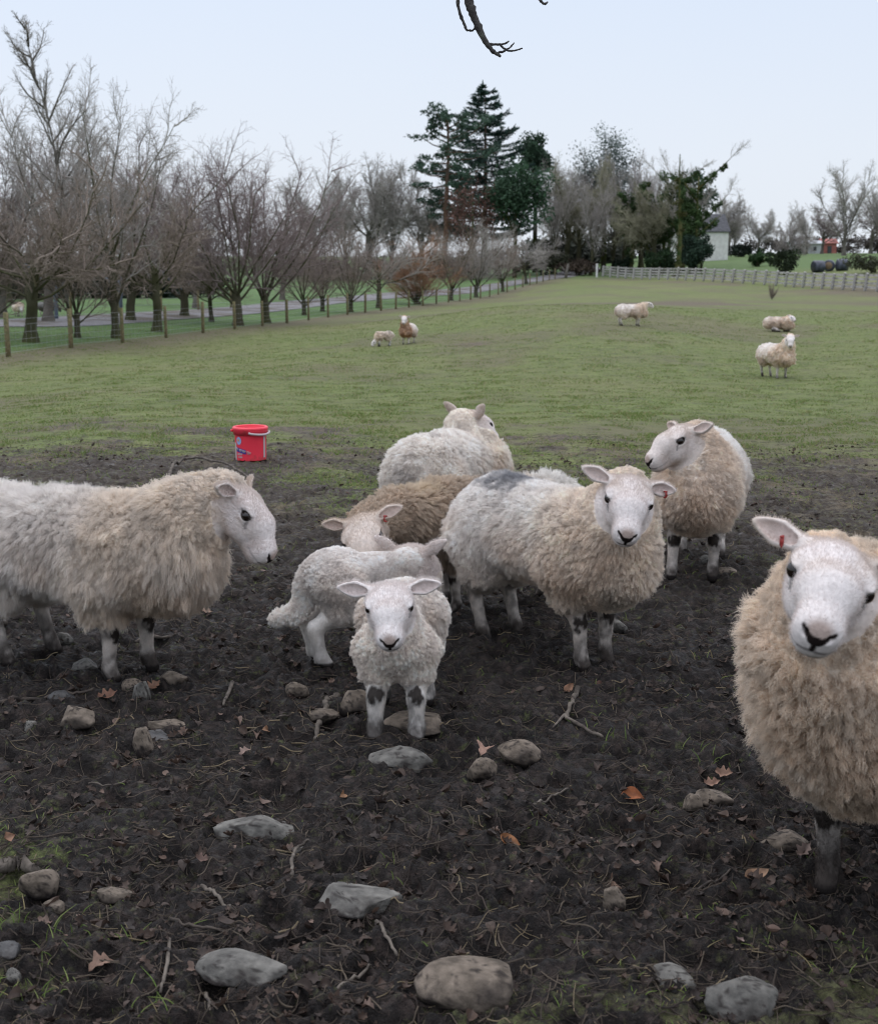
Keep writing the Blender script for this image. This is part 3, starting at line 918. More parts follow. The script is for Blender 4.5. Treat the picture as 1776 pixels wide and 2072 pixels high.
    camL = R0 @ (CAMP - (ox, oy, oz))
    facing = np.einsum('ij,ij->i', N[tri[:, 0]], norm(camL - V[tri[:, 0]]))
    seen = np.where(facing > -.45, 1, .15)
    pw = a * (tw > .04) * seen
    if n:
        idx = g.choice(len(tri), n, p=pw / pw.sum())
        b1, b2 = g.random(n), g.random(n); fl = b1 + b2 > 1; b1[fl] = 1 - b1[fl]; b2[fl] = 1 - b2[fl]
        bc = np.stack([1 - b1 - b2, b1, b2], 1)
        RP = np.einsum('ij,ijk->ik', bc, V[tri[idx]]); RN = norm(np.einsum('ij,ijk->ik', bc, N[tri[idx]]))
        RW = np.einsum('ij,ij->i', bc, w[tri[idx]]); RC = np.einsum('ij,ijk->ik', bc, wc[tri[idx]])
        rq = tohead(RP)
        # shorter wool on the head and where it meets legs and face
        area = pw.sum() / 2
        ns = int(min(n * .5, area / (clump * clump * .8)))
        sid = g.choice(n, ns, replace=False)
        kd = kdtree.KDTree(ns)
        for i, s_ in enumerate(sid): kd.insert(RP[s_], i)
        kd.balance()
        jit = RP + g.normal(0, clump * .15, RP.shape)
        near = np.array([kd.find(p)[1] for p in jit])
        gravity = np.array([0, 0, -1.0]); backv = np.array([-1.0, 0, 0])
        side = 1 - np.abs(RN[:, 2]) * .6
        nearh = smooth(-.16, -.02, rq[:, 0]) * (np.linalg.norm(rq, axis=1) < .2)
        cmb = comb * gravity * side[:, None] + back * backv - RH[:, 0][None] * (nearh * .9)[:, None]
        cmb = cmb + flowv * np.stack([fbm3(RP, 5, 2, seed + 60 + i_) - .5 for i_ in range(3)], 1) * 2
        seedN = RN[sid] + cmb[sid] + g.normal(0, .22, (ns, 3))
        seedD = norm(seedN)
        sl = np.clip(g.normal(1, .2, ns), .55, 1.6)
        Ls = length * sl[near] * (.5 + 1.0 * fbm3(RP, 12, 3, seed + 31)) * (.8 + .4 * g.random(n)) * np.clip(RW, .12, 1) * (1 - .55 * nearh) * (1 - .45 * smooth(-.2, -.8, RN[:, 2]))
        if tuft: Ls = Ls + tuft * smooth(.05, .0, np.abs(rq[:, 0])) * (rq[:, 2] > .02)
        own = norm(RN + cmb + g.normal(0, .38, (n, 3)))
        D0 = norm(seedD[near] * .75 + own * .5)
        m = 6; t = np.linspace(0, 1, m)
        SPt = RP[sid][near]
        P = RP[:, None] + D0[:, None] * (Ls[:, None] * t)[:, :, None]
        P[:, :, 2] -= (Ls[:, None] * .28 * comb * t ** 2)
        ctr = SPt[:, None] + seedD[near][:, None] * (Ls[:, None] * t)[:, :, None]
        ctr[:, :, 2] -= (Ls[:, None] * .28 * comb * t ** 2)
        stray = g.random(n) < .07
        cv = clump_back + (clumping - clump_back) * smooth(-.12 * S, .18 * S, RP[:, 0])
        cl = (cv[:, None] * t ** .85)[:, :, None] * np.where(stray, .1, 1)[:, None, None]
        P = P * (1 - cl) + ctr * cl
        ref = norm(np.cross(D0, g.normal(0, 1, (n, 3)))); ref2 = np.cross(D0, ref)
        sref = norm(np.cross(seedD, g.normal(0, 1, (ns, 3))))[near]
        ph = g.random(ns)[near] * 6.28
        wv = np.sin(t[None] * (9 + 5 * g.random((n, 1))) + ph[:, None]) * t[None] * crimp
        P = P + sref[:, None] * wv[:, :, None] + ref[:, None] * (np.sin(t[None] * 13 + 6.28 * g.random((n, 1))) * t[None] * crimp * .6)[:, :, None]
        if curl:
            P = P + (ref[:, None] * np.cos(t * 9)[None, :, None] + ref2[:, None] * np.sin(t * 9)[None, :, None]) * (curl * t)[None, :, None]
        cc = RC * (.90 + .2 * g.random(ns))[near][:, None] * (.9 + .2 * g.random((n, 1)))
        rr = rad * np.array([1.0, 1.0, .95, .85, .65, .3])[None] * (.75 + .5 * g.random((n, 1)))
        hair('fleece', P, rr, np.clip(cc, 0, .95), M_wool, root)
    if n and fur:
        # short hair on face, ears and legs
        pf = a * (tw < .6) * seen * (tz > .03)
        nf = int(n * .30)
        idx = g.choice(len(tri), nf, p=pf / pf.sum())
        b1, b2 = g.random(nf), g.random(nf); fl = b1 + b2 > 1; b1[fl] = 1 - b1[fl]; b2[fl] = 1 - b2[fl]
        bc = np.stack([1 - b1 - b2, b1, b2], 1)
        RP = np.einsum('ij,ijk->ik', bc, V[tri[idx]]); RN = norm(np.einsum('ij,ijk->ik', bc, N[tri[idx]]))
        RC = np.einsum('ij,ijk->ik', bc, C[tri[idx]]); rq = tohead(RP)
        onhead = np.linalg.norm(rq - np.array([.1, 0, 0]), axis=1) < .2
        flow = np.where(onhead[:, None], -RH[:, 0][None] * .9 + np.array([0, 0, -.25]), np.array([0, 0, -1.0])[None])
        eyed = np.sqrt((rq[:, 0] - EYE_X) ** 2 + (np.abs(rq[:, 1]) - EYE_Y) ** 2 + (rq[:, 2] - EYE_Z) ** 2)
        keep = (eyed > .018) & ~((rq[:, 0] > .232) & (np.abs(rq[:, 1]) < .03) & (rq[:, 2] < .01))
        RP, RN, RC, flow, onhead = RP[keep], RN[keep], RC[keep], flow[keep], onhead[keep]; nf = len(RP)
        Dv = norm(RN * .35 + flow + g.normal(0, .25, (nf, 3)))
        L = np.where(onhead, .009, .006 if lamb else .007) * (.6 + .8 * g.random(nf)) * (1.5 if lamb else 1)
        t = np.array([0, .5, 1.0])
        P = RP[:, None] - RN[:, None] * .001 + Dv[:, None] * (L[:, None] * t)[:, :, None]
        hair('short_hair', P, rad * .6 * np.array([1, .9, .4])[None] * np.ones((nf, 1)), np.clip(RC * (.95 + .10 * g.random((nf, 1))), 0, 1), M_wool, root)
    return root
# ------------------------------------------------------------------ the flock
R_ = math.radians
GREY = (.16, .17, .19); BLUEBLACK = (.035, .045, .07)
def flock():
    # big ewe at the left edge, in profile
    build_sheep('large cream ewe in profile at the left edge, long combed fleece, looking right', (-1.33, 4.74), R_(-24), W(473, 997, 4.62), W(552, 1131, 4.58), (.05, 1, .05),
        S=1.0, n=190000, seed=1, feet=[(.245, .095), (.215, -.09), (-.22, .12), (-.26, -.09)], length=.046, clump=.011, clumping=.44, clump_back=.36, comb=.80, back=.25, crimp=.0065,
        brisket=(.44, 0, .445, .150), neckr=1.10, wool=(.80, .755, .715), top=(.84, .80, .765), tan=(.81, .72, .62), grime=.5, chest_x=.08, earl=(-.55, .75, .2), earr=(-.2, -.95, -.08), tail=False)
    # the ewe in the middle, head to the camera
    build_sheep('cream ewe standing in the middle, facing the camera with a dark smudge on her rump', (.405, 4.95), R_(-50), W(1270, 972, 4.68), W(1269, 1087, 4.46), (1, .05, -.13),
        S=1.0, n=190000, seed=2, feet=[(.26, .06), (.26, -.065), (-.24, .075), (-.26, -.085)], length=.026, fat=.95, clump=.011, clumping=.36, clump_back=.14, comb=.45, back=.30,
        marks=[(-.20, 0, .66, .14, (.14, .15, .18), .75), (-.46, .02, .42, .10, (.40, .22, .11), .6)], wool=(.88, .825, .77), top=(.91, .875, .845), tan=(.83, .73, .625), tuft=.012,
        brisket=(.35, 0, .425, .150), neckr=1.08, earl=(-.25, .93, -.16), earr=(-.15, -.95, .20), tags=[(1, .62, 0)], chest_x=.03, rump=(-.25, .138))
    # the ewe walking away behind
    build_sheep('white ewe seen from behind, standing rump to the camera with her head turned away', (.06, 6.76), R_(62), W(957, 858, 7.02), W(1003, 889, 7.16), (-.78, .6, .05),
        S=.99, n=100000, seed=3, length=.028, clump=.014, clumping=.36, clump_back=.36, comb=.35, back=.45, wool=(.87, .81, .745), top=(.91, .87, .83), tan=(.90, .83, .75),
        marks=[(-.50, 0, .46, .12, (.40, .37, .35), .35), (-.15, 0, .68, .12, (.55, .50, .46), .6)], earl=(-.5, .75, .45), earr=(-.55, -.70, .45), hres=.005)
    # the brown ewe grazing
    build_sheep('brown stained ewe lowering her head, half hidden behind the middle ewe', (.23, 5.66), R_(197), W(736, 1056, 5.25), W(738, 1160, 5.08), (.86, -.5, -.03),
        S=.86, n=110000, seed=4, length=.036, clump=.014, clumping=.6, clump_back=.6, comb=.6, back=.1, wool=(.54, .44, .35), tan=(.64, .54, .44), top=(.70, .60, .50), tan_amt=.8, grime=.7,
        marks=[(-.03, -.03, .58, .11, BLUEBLACK, .95), (-.33, 0, .56, .3, (.85, .83, .80), .9), (.40, 0, .48, .2, (.74, .63, .48), .7)], earl=(-.2, .95, .0), earr=(-.25, -.93, .10), face=(.68, .60, .54), tags=[(1, .3, 0)], neckr=1.0, brisket=(.34, 0, .36, .13), hs=1.05)
    # lambs
    build_sheep('white woolly lamb in front, facing the camera with muddy knees', (-.125, 4.15), R_(-93), W(788, 1212, 4.05), W(788, 1302, 3.91), (1, .0, .03), lamb=True,
        S=.94, n=130000, seed=5, length=.017, clump=.009, clumping=.5, clump_back=.45, comb=.45, back=.1, crimp=.005, wool=(.92, .86, .81), top=(.95, .92, .89), tan=(.92, .85, .78), tan_amt=.5, face=(.80, .75, .73),
        earl=(-.12, .96, .08), earr=(-.12, -.96, .08), ear_len=.115, hs=1.12, wf=1.22, grime=.2, feet=[(.175, .065), (.175, -.065), (-.20, .075), (-.20, -.075)], fat=.68, neckr=.88, legmud=.9, stain=.2, rad=.0005, hres=.0036, res=.008)
    build_sheep('white lamb in side view behind the front lamb, tail hanging down', (-.225, 4.84), R_(14), W(828, 1129, 4.95), W(858, 1184, 5.11), (-.95, .3, .05), lamb=True,
        S=.95, n=90000, seed=6, length=.014, clump=.008, clumping=.45, clump_back=.45, comb=.3, back=.1, crimp=.004, curl=.003, wool=(.92, .87, .83), top=(.95, .92, .90), tan=(.90, .84, .79), tan_amt=.4, knees=False,
        earl=(-.35, .85, .40), earr=(-.3, -.85, .50), ear_len=.12, ear_w=.24, grime=.15, tail_pts=[(-.24, 0, .35), (-.275, 0, .30), (-.285, .0, .24), (-.31, 0, .20), (-.375, 0, .19)], feet=[(.13, .06), (.15, -.06), (-.235, .05), (-.222, -.045)], rad=.0005, hres=.004, res=.008, fat=.66, neckr=.75, hs=1.12, legmud=.35, stain=.15)
    # the ewe at the right, looking left
    build_sheep('thick fleeced ewe standing behind at the right, head turned to the left', (1.28, 6.46), R_(-104), W(1410, 868, 6.16), W(1308, 934, 6.06), (.25, -1, .05),
        S=1.0, n=130000, seed=7, feet=[(.26, .085), (.29, -.105), (-.22, .10), (-.20, -.09)], length=.028, clump=.012, clumping=.42, clump_back=.2, comb=.35, back=.05, wool=(.86, .80, .745), tan=(.82, .715, .61), top=(.92, .89, .86),
        brisket=(.36, 0, .40, .15), neckr=1.08, face=(.70, .63, .59), earl=(-.3, .92, .1), earr=(-.2, -.95, .3), fat=1.02)
    # the near ewe at the right edge
    build_sheep('cream ewe close up at the right edge, facing the camera, red ear tag', (1.09, 3.10), R_(-116), W(1690, 1110, 2.68), W(1655, 1286, 2.42), (1, .0, -.20),
        S=1.08, n=190000, seed=8, feet=[(.20, .095), (.20, -.09), (-.26, .10), (-.26, -.09)], length=.034, clump=.016, clumping=.44, clump_back=.40, comb=.40, back=.0, wool=(.83, .74, .65), tan=(.80, .69, .575),
        brisket=(.38, 0, .525, .195), neckr=1.35, earl=(-.3, .9, .1), earr=(-.25, -.92, .02), tags=[(-1, .42, 0)], hres=.0032, crimp=.005, rad=.00055, chest_x=.05, fat=1.05)
    # the far ones out on the pasture
    gf = 'sheep out on the far pasture'
    def far(label, px, d, yaw, S, head, nse, lf, **kw):
        p = at_depth(px, d); a = R_(yaw)
        c, s = math.cos(a), math.sin(a)
        tow = lambda q: np.array([p[0] + c * q[0] - s * q[1], p[1] + s * q[0] + c * q[1], p[2] + q[2]])
        l = np.array([c * lf[0] - s * lf[1], s * lf[0] + c * lf[1], lf[2]])
        args = dict(under=1.0, n=14000, rad=.0022, wool=(.88, .80, .73), top=(.94, .89, .86), tan=(.82, .71, .60), res=.018, hres=.009, length=.035, clump=.05, group=gf, knees=False, seed=int(px), fur=False)
        args.update(kw)
        return build_sheep(label, (p[0], p[1]), a, tow(head), tow(nse), l, S=S, **args)
    far('round white ewe on the far grass at the right, looking at the camera', 1566, 26.0, -72, 1.0, (.48, .0, .80), (.63, -.09, .645), (.5, .866, 0), fat=1.12)
    far('cream ewe standing side on beyond the field, head to the right', 1272, 42.0, 12, 1.02, (.55, 0, .68), (.76, .05, .60), (0, 1, 0))
    far('ewe lying on the far grass at the right, head up', 1568, 44.0, 8, 1.02, (.42, 0, .48), (.52, -.19, .38), (.6, .6, 0), lying=True)
    far('ewe with a brown chest beside her grazing lamb on the far grass', 826, 40.0, -108, .90, (.42, .03, .78), (.58, .06, .63), (-.34, .94, 0), tan=(.50, .30, .17))
    far('small lamb grazing on the far grass beside its mother', 776, 39.5, 195, .95, (.26, 0, .16), (.36, 0, .03), (0, 1, 0), lamb=True, ear_len=.10)
    far('white sheep grazing beyond the road at the far left', 47, 62.0, -60, 1.0, (.50, 0, .42), (.62, 0, .2), (0, 1, 0), n=4000, rad=.004)
    far('dark faced grey sheep grazing beyond the road near the mossy tree', 105, 64.0, 20, 1.0, (.50, 0, .40), (.62, 0, .2), (0, 1, 0), n=4000, rad=.004, wool=(.2, .19, .18), tan=(.1, .1, .1), top=(.45, .44, .43), face=(.1, .1, .1))
flock()
# ------------------------------------------------------------------ trees
def grow(levels, seed, start=None):
    """level by level: returns a list of (P (n,m,3), R (n,m)) polylines per level"""
    g = np.random.default_rng(seed)
    out = []
    if start is None: start = (np.zeros((1, 3)), np.array([[0, 0, 1.0]]), np.array([levels[0]['len']]), np.array([levels[0]['r']]))
    P0, D, L, r0 = start
    for li, lv in enumerate(levels):
        if li:
            Pp, Rp, Lp = P, R, L
            n, m = Pp.shape[:2]; c = lv['n']
            par = np.repeat(np.arange(n), c)
            t = lv.get('t0', .2) + (lv.get('t1', 1.0) - lv.get('t0', .2)) * (np.tile((np.arange(c) + .0) / c, n) + g.random(n * c) / c)
            s = np.clip(t * (m - 1), 0, m - 1.001); i = s.astype(int); f = (s - i)[:, None]
            P0 = Pp[par, i] * (1 - f) + Pp[par, i + 1] * f
            pd = norm(Pp[par, i + 1] - Pp[par, i])
            pr = Rp[par, i] * (1 - f[:, 0]) + Rp[par, i + 1] * f[:, 0]
            az = np.tile(np.arange(c) * 2.4, n) + np.repeat(g.random(n) * 6.28, c) + g.normal(0, .5, n * c)
            a = np.radians(lv['a0'] + (lv['a1'] - lv['a0']) * g.random(n * c))
            ref = np.where(np.abs(pd[:, 2:3]) > .9, np.array([[1.0, 0, 0]]), np.array([[0, 0, 1.0]]))
            A = norm(np.cross(pd, ref)); B = np.cross(pd, A)
            D = pd * np.cos(a)[:, None] + (A * np.cos(az)[:, None] + B * np.sin(az)[:, None]) * np.sin(a)[:, None]
            L = Lp[par] * lv['ratio'] * (1 - lv.get('fall', .5) * t) * (.65 + .7 * g.random(n * c))
            r0 = np.clip(pr * lv.get('rr', .6), lv.get('rmin', .004), None)
        m = lv['m']; n = len(P0)
        P = np.zeros((n, m, 3)); P[:, 0] = P0; d = D.copy()
        for k in range(1, m):
            d = norm(d + g.normal(0, lv.get('gn', .12), (n, 3)) + np.array([0, 0, lv.get('up', .05)]))
            P[:, k] = P[:, k - 1] + d * (L / (m - 1))[:, None]
        R = r0[:, None] * (1 - (1 - lv.get('tip', .35)) * np.linspace(0, 1, m)[None] ** .9)
        if li == 0 and lv.get('flare'): R[:, 0] *= lv['flare']
        out.append((P, R))
    return out

def bark(name, c1, c2, moss, mz0=.45, mz1=.62, mscale=1.3):
    return noise_mat(name, c1, c2, 9, .95, 6, .7, 18, .1, c3=moss, c3scale=mscale, c3lo=mz0, c3hi=mz1, bdist=.04)
BARK = {
    'mossy': bark('bark_mossy', (.045, .038, .031), (.11, .097, .08), (.060, .072, .018), .40, .58),
    'grey': bark('bark_grey', (.085, .075, .065), (.19, .175, .155), (.08, .085, .035), .50, .68),
    'pine': bark('bark_pine', (.10, .06, .045), (.20, .12, .085), (.10, .075, .06)),
    'ivy': bark('bark_ivied', (.07, .065, .03), (.15, .14, .06), (.03, .055, .018), .40, .6)}
TWIG = {
    'brown': noise_mat('twigs_brown', (.205, .165, .14), (.345, .285, .245), .8, .95, 3, spec=.1),
    'purple': noise_mat('twigs_purple_brown', (.19, .15, .145), (.33, .27, .26), .7, .95, 3, spec=.1),
    'grey': noise_mat('twigs_grey', (.27, .245, .23), (.46, .43, .40), .8, .95, 3, spec=.1, c3=(.16, .16, .09), c3scale=.6),
    'orange': noise_mat('twigs_orange', (.26, .15, .10), (.42, .26, .17), .9, .95, 3, spec=.1),
    'olive': noise_mat('twigs_olive', (.21, .20, .14), (.36, .345, .25), .8, .95, 3, spec=.1)}
_tree_cache = {}
SPEC = {
 # dense dome on a short bole, many rising stems
 'coppice': [dict(len=.18, r=.027, m=5, gn=.06, tip=.85, flare=1.35), dict(n=12, t0=.5, a0=8, a1=58, ratio=3.9, fall=.0, rr=.30, m=9, gn=.07, up=.035, tip=.22),
             dict(n=11, t0=.15, a0=18, a1=50, ratio=.46, fall=.45, rr=.48, m=6, gn=.13, up=.04, tip=.3), dict(n=7, t0=.12, a0=20, a1=60, ratio=.50, fall=.40, rr=.5, rmin=.0010, m=5, gn=.15, up=.01, tip=.5),
             dict(n=4, t0=.1, a0=20, a1=65, ratio=.62, fall=.35, rr=.7, rmin=.0008, m=3, gn=.18, up=.0, tip=.6)],
 'ash': [dict(len=.34, r=.023, m=7, gn=.04, tip=.7, flare=1.5), dict(n=9, t0=.25, a0=8, a1=36, ratio=1.8, fall=.15, rr=.42, m=10, gn=.07, up=.05, tip=.18),
         dict(n=10, t0=.18, a0=20, a1=52, ratio=.42, fall=.50, rr=.42, m=7, gn=.13, up=.06, tip=.25), dict(n=10, t0=.15, a0=20, a1=58, ratio=.48, fall=.40, rr=.5, rmin=.0010, m=5, gn=.16, up=.03, tip=.5),
         dict(n=5, t0=.1, a0=20, a1=60, ratio=.58, fall=.35, rr=.7, rmin=.0008, m=3, gn=.18, tip=.6)],
 'oak': [dict(len=.34, r=.026, m=6, gn=.05, tip=.75, flare=1.5), dict(n=10, t0=.45, a0=20, a1=70, ratio=1.45, fall=.2, rr=.42, m=9, gn=.17, up=.07, tip=.2),
         dict(n=11, t0=.2, a0=25, a1=60, ratio=.45, fall=.42, rr=.48, m=7, gn=.2, up=.05, tip=.3), dict(n=10, t0=.15, a0=25, a1=65, ratio=.50, fall=.36, rr=.5, rmin=.0010, m=5, gn=.2, up=.02, tip=.5),
         dict(n=8, t0=.1, a0=25, a1=65, ratio=.58, fall=.35, rr=.7, rmin=.0008, m=3, gn=.2, tip=.6)],
 'spread': [dict(len=.30, r=.021, m=6, gn=.05, tip=.75, flare=1.5), dict(n=12, t0=.4, a0=30, a1=85, ratio=1.7, fall=.2, rr=.32, m=9, gn=.12, up=.05, tip=.2),
         dict(n=9, t0=.15, a0=20, a1=55, ratio=.42, fall=.42, rr=.48, m=6, gn=.16, up=.04, tip=.3), dict(n=8, t0=.12, a0=25, a1=60, ratio=.52, fall=.36, rr=.5, rmin=.0012, m=5, gn=.18, up=.01, tip=.5),
         dict(n=5, t0=.1, a0=25, a1=65, ratio=.6, fall=.35, rr=.7, rmin=.0008, m=3, gn=.2, tip=.6)],
 'shrub': [dict(len=.06, r=.05, m=3, gn=.05, tip=.9, flare=1.2), dict(n=26, t0=.3, a0=5, a1=58, ratio=12.5, fall=.0, rr=.16, m=9, gn=.06, up=.02, tip=.3),
           dict(n=14, t0=.12, a0=12, a1=40, ratio=.42, fall=.5, rr=.5, rmin=.0018, m=5, gn=.12, up=.03, tip=.4), dict(n=16, t0=.1, a0=20, a1=60, ratio=.5, fall=.4, rr=.6, rmin=.0016, m=4, gn=.16, up=.0, tip=.6)],
 'slender': [dict(len=1.0, r=.0065, m=16, gn=.06, tip=.12, flare=1.4, up=.02), dict(n=34, t0=.20, a0=25, a1=60, ratio=.38, fall=.78, rr=.38, m=8, gn=.1, up=.07, tip=.25),
         dict(n=10, t0=.2, a0=20, a1=50, ratio=.40, fall=.5, rr=.5, rmin=.0007, m=5, gn=.14, up=.04, tip=.5), dict(n=7, t0=.15, a0=20, a1=55, ratio=.5, fall=.4, rr=.6, rmin=.0006, m=3, gn=.16, tip=.6)]}

def tree_meshes(kind, variant, bk, tw, thick=1.0):
    key = (kind, variant, bk, tw, thick)
    if key in _tree_cache: return _tree_cache[key]
    lv = grow(SPEC[kind], 1000 + variant * 17 + len(kind))
    top = max(l[0][:, :, 2].max() for l in lv)
    def pack(ls, ks):
        b = MB()
        for (P, R), k in zip(ls, ks):
            V, F = tubes(P / top, R / top, k); b.add(V, F)
        return b
    nt = 2 if len(lv) > 3 else 1
    t = pack(lv[:nt], [10, 6]).build('trunk', [BARK[bk]])
    c = pack([(P, R * thick) for P, R in lv[nt:]], [4, 3, 3]).build('crown', [TWIG[tw]])
    _tree_cache[key] = (t.data, c.data)
    for o in (t, c): bpy.data.objects.remove(o)
    return _tree_cache[key]

def place_tree(kind, variant, px, d, h, label, bk='mossy', tw='brown', group='bare winter trees', rz=None, sx=1.0, lean=0.0):
    p = at_depth(px, d)
    root = empty('tree', (p[0], p[1], p[2] - .05)); tag(root, label, 'tree', group)
    td, cd = tree_meshes(kind, variant, bk, tw, 1.4 if d > 140 else 1.0)
    rz = (px * 37 % 628) / 100 if rz is None else rz
    for nm, me in (('trunk', td), ('crown', cd)):
        o = bpy.data.objects.new(nm, me); COL.objects.link(o); o.parent = root
        o.scale = (h * sx, h * sx, h); o.rotation_euler = (0, lean, rz)
    return root

T = [  # kind, variant, pixel column, metres away, height, bark, twigs, width, label
 ('spread', 0, 68, 44, 6.9, 'mossy', 'brown', 1.15, 'mossy low branching tree just behind the wire fence, second post along'),
 ('slender', 0, 150, 50, 11.4, 'grey', 'grey', 1.0, 'tall thin tree rising highest above the other trees by the road'),
 ('coppice', 1, 162, 47.5, 6.6, 'mossy', 'brown', .8, 'many stemmed pale bush tree between the mossy tree and the broad trunk'),
 ('ash', 0, 240, 48.5, 9.8, 'mossy', 'grey', .75, 'broad trunked tall tree with rising limbs by the road verge'),
 ('spread', 1, 322, 54, 6.2, 'mossy', 'brown', 1.0, 'slim dark mossy trunk with wide low branches over the fence'),
 ('coppice', 2, 270, 62, 9.2, 'mossy', 'purple', 1.0, 'bushy bare tree across the road behind the broad trunk'),
 ('ash', 1, 105, 57, 10.2, 'grey', 'grey', 1.0, 'pale twigged upright tree across the road behind the mossy tree'),
 ('coppice', 0, 378, 70, 8.6, 'mossy', 'purple', 1.05, 'rounded bare tree with a pollarded bole beyond the road bend'),
 ('coppice', 3, 485, 62, 9.6, 'mossy', 'purple', 1.0, 'large dome shaped purplish tree with a stout fluted bole'),
 ('coppice', 0, 542, 66, 9.2, 'mossy', 'purple', .95, 'dark trunked dome shaped tree right of the stout boled one'),
 ('spread', 0, 432, 65, 5.0, 'mossy', 'brown', .9, 'small crooked tree between two dome shaped trees'),
 ('ash', 0, 402, 84, 9.8, 'grey', 'grey', .95, 'tall pale topped tree standing behind the dome shaped trees'),
 ('coppice', 1, 618, 78, 6.4, 'mossy', 'brown', 1.0, 'brown bare tree beside the lane where the fence posts close up'),
 ('coppice', 2, 655, 84, 6.0, 'mossy', 'purple', 1.0, 'low purplish tree behind the lane side fence'),
 ('coppice', 3, 712, 83, 6.0, 'mossy', 'brown', 1.0, 'stubby pollard with brown twigs close to the fence'),
 ('spread', 1, 768, 92, 6.0, 'mossy', 'grey', 1.0, 'grey twigged spreading tree by the lane'),
 ('shrub', 0, 845, 101, 6.0, 'mossy', 'orange', 1.3, 'orange brown bushy willow on the field edge'),
 ('coppice', 2, 912, 111, 6.8, 'mossy', 'brown', 1.05, 'round bare tree just right of the orange bush'),
 ('coppice', 0, 962, 121, 7.2, 'mossy', 'grey', 1.1, 'greyish round tree above the dip in the field'),
 ('coppice', 3, 1015, 132, 7.2, 'mossy', 'brown', 1.0, 'brown round tree at the foot of the dark evergreen'),
 ('spread', 0, 1062, 146, 6.5, 'mossy', 'grey', 1.0, 'small spreading tree near the end of the wire fence'),
 ('ash', 1, 15, 60, 8.5, 'grey', 'purple', 1.0, 'bare upright tree at the left border across the road'),
 ('coppice', 1, -25, 45, 6.5, 'mossy', 'brown', 1.0, 'bushy brown tree cut by the left border behind the fence'),
 ('coppice', 2, 325, 88, 9.6, 'mossy', 'purple', 1.0, 'purplish dome behind the slim mossy trunk'),
 ('coppice', 3, 30, 86, 8.5, 'mossy', 'brown', 1.0, 'brown far dome near the dark hedge'),
 ('coppice', 2, 575, 104, 9.2, 'grey', 'purple', 1.0, 'far purplish dome right of the dark trunked tree'),
 ('oak', 0, 640, 178, 15.0, 'mossy', 'grey', .8, 'gnarled far tree with a forked pale limb above the lane trees'),
 ('oak', 1, 745, 186, 17.0, 'grey', 'grey', .95, 'wide far bare tree left of the tall pine'),
 ('ash', 0, 795, 190, 17.5, 'grey', 'grey', .9, 'rounded far bare tree close to the tall pine'),
 ('oak', 2, 850, 182, 14.5, 'grey', 'grey', .8, 'open far bare tree under the lowest pine boughs'),
 ('ash', 1, 700, 196, 16.0, 'grey', 'grey', 1.0, 'faint far bare tree behind the gnarled one'),
 ('ash', 0, 1118, 176, 15.0, 'mossy', 'grey', .8, 'bare tree between the dark evergreen and the gateway'),
 ('oak', 1, 1140, 190, 17.0, 'mossy', 'grey', .9, 'tall wide bare tree behind the brushwood heap'),
 ('ash', 0, 1235, 186, 17.0, 'mossy', 'grey', .85, 'tall bare tree in front of the feathery conifer'),
 ('oak', 0, 1290, 190, 15.0, 'mossy', 'grey', .9, 'bare tree right of the feathery conifer over the lane'),
 ('ash', 1, 1398, 182, 14.5, 'mossy', 'grey', .75, 'bare fan shaped tree above the ivied ones'),
 ('oak', 0, 1165, 180, 16.0, 'mossy', 'olive', .75, 'olive twigged tree left of the gateway lane'),
 ('ash', 1, 1190, 172, 13.0, 'mossy', 'grey', .7, 'mossy trunked tree beside the white gate post'),
 ('oak', 1, 1255, 184, 15.0, 'mossy', 'grey', .8, 'twisted bare tree over the gateway lane'),
 ('oak', 2, 1318, 172, 12.5, 'mossy', 'olive', .9, 'twisting mossy tree right of the gateway lane'),
 ('ash', 0, 1345, 178, 13.5, 'ivy', 'grey', .8, 'bare tree with pale twigs beside the dead ivied pole'),
 ('oak', 1, 1462, 244, 12.0, 'grey', 'grey', .8, 'bare tree behind the white house'),
 ('oak', 0, 1522, 228, 8.2, 'grey', 'grey', .95, 'short bare oak on the far skyline, first right of the house'),
 ('oak', 2, 1578, 150, 7.2, 'ivy', 'grey', .8, 'ivied bare tree rising behind the rail fence'),
 ('ash', 1, 1618, 240, 9.5, 'grey', 'grey', 1.0, 'pale bare tree on the skyline above the grey shed'),
 ('ash', 0, 1692, 214, 15.2, 'grey', 'grey', 1.0, 'tallest bare tree at the right, fan shaped against the sky'),
 ('oak', 1, 1745, 236, 11.0, 'grey', 'purple', 1.0, 'bare tree at the right border behind the fan shaped one'),
 ('ash', 1, 1772, 226, 12.5, 'grey', 'grey', .9, 'bare tree cut by the right border'),
 ('oak', 2, 1648, 238, 9.0, 'grey', 'purple', .9, 'small bare tree left of the red shed'),
 ('oak', 0, 1475, 245, 8.0, 'grey', 'grey', .8, 'faint bare tree right of the white house')]
for (k_, v_, px_, d_, h_, b_, t_, s_, lab) in T:
    place_tree(k_, v_, px_, d_, h_, lab, b_, t_, sx=s_)

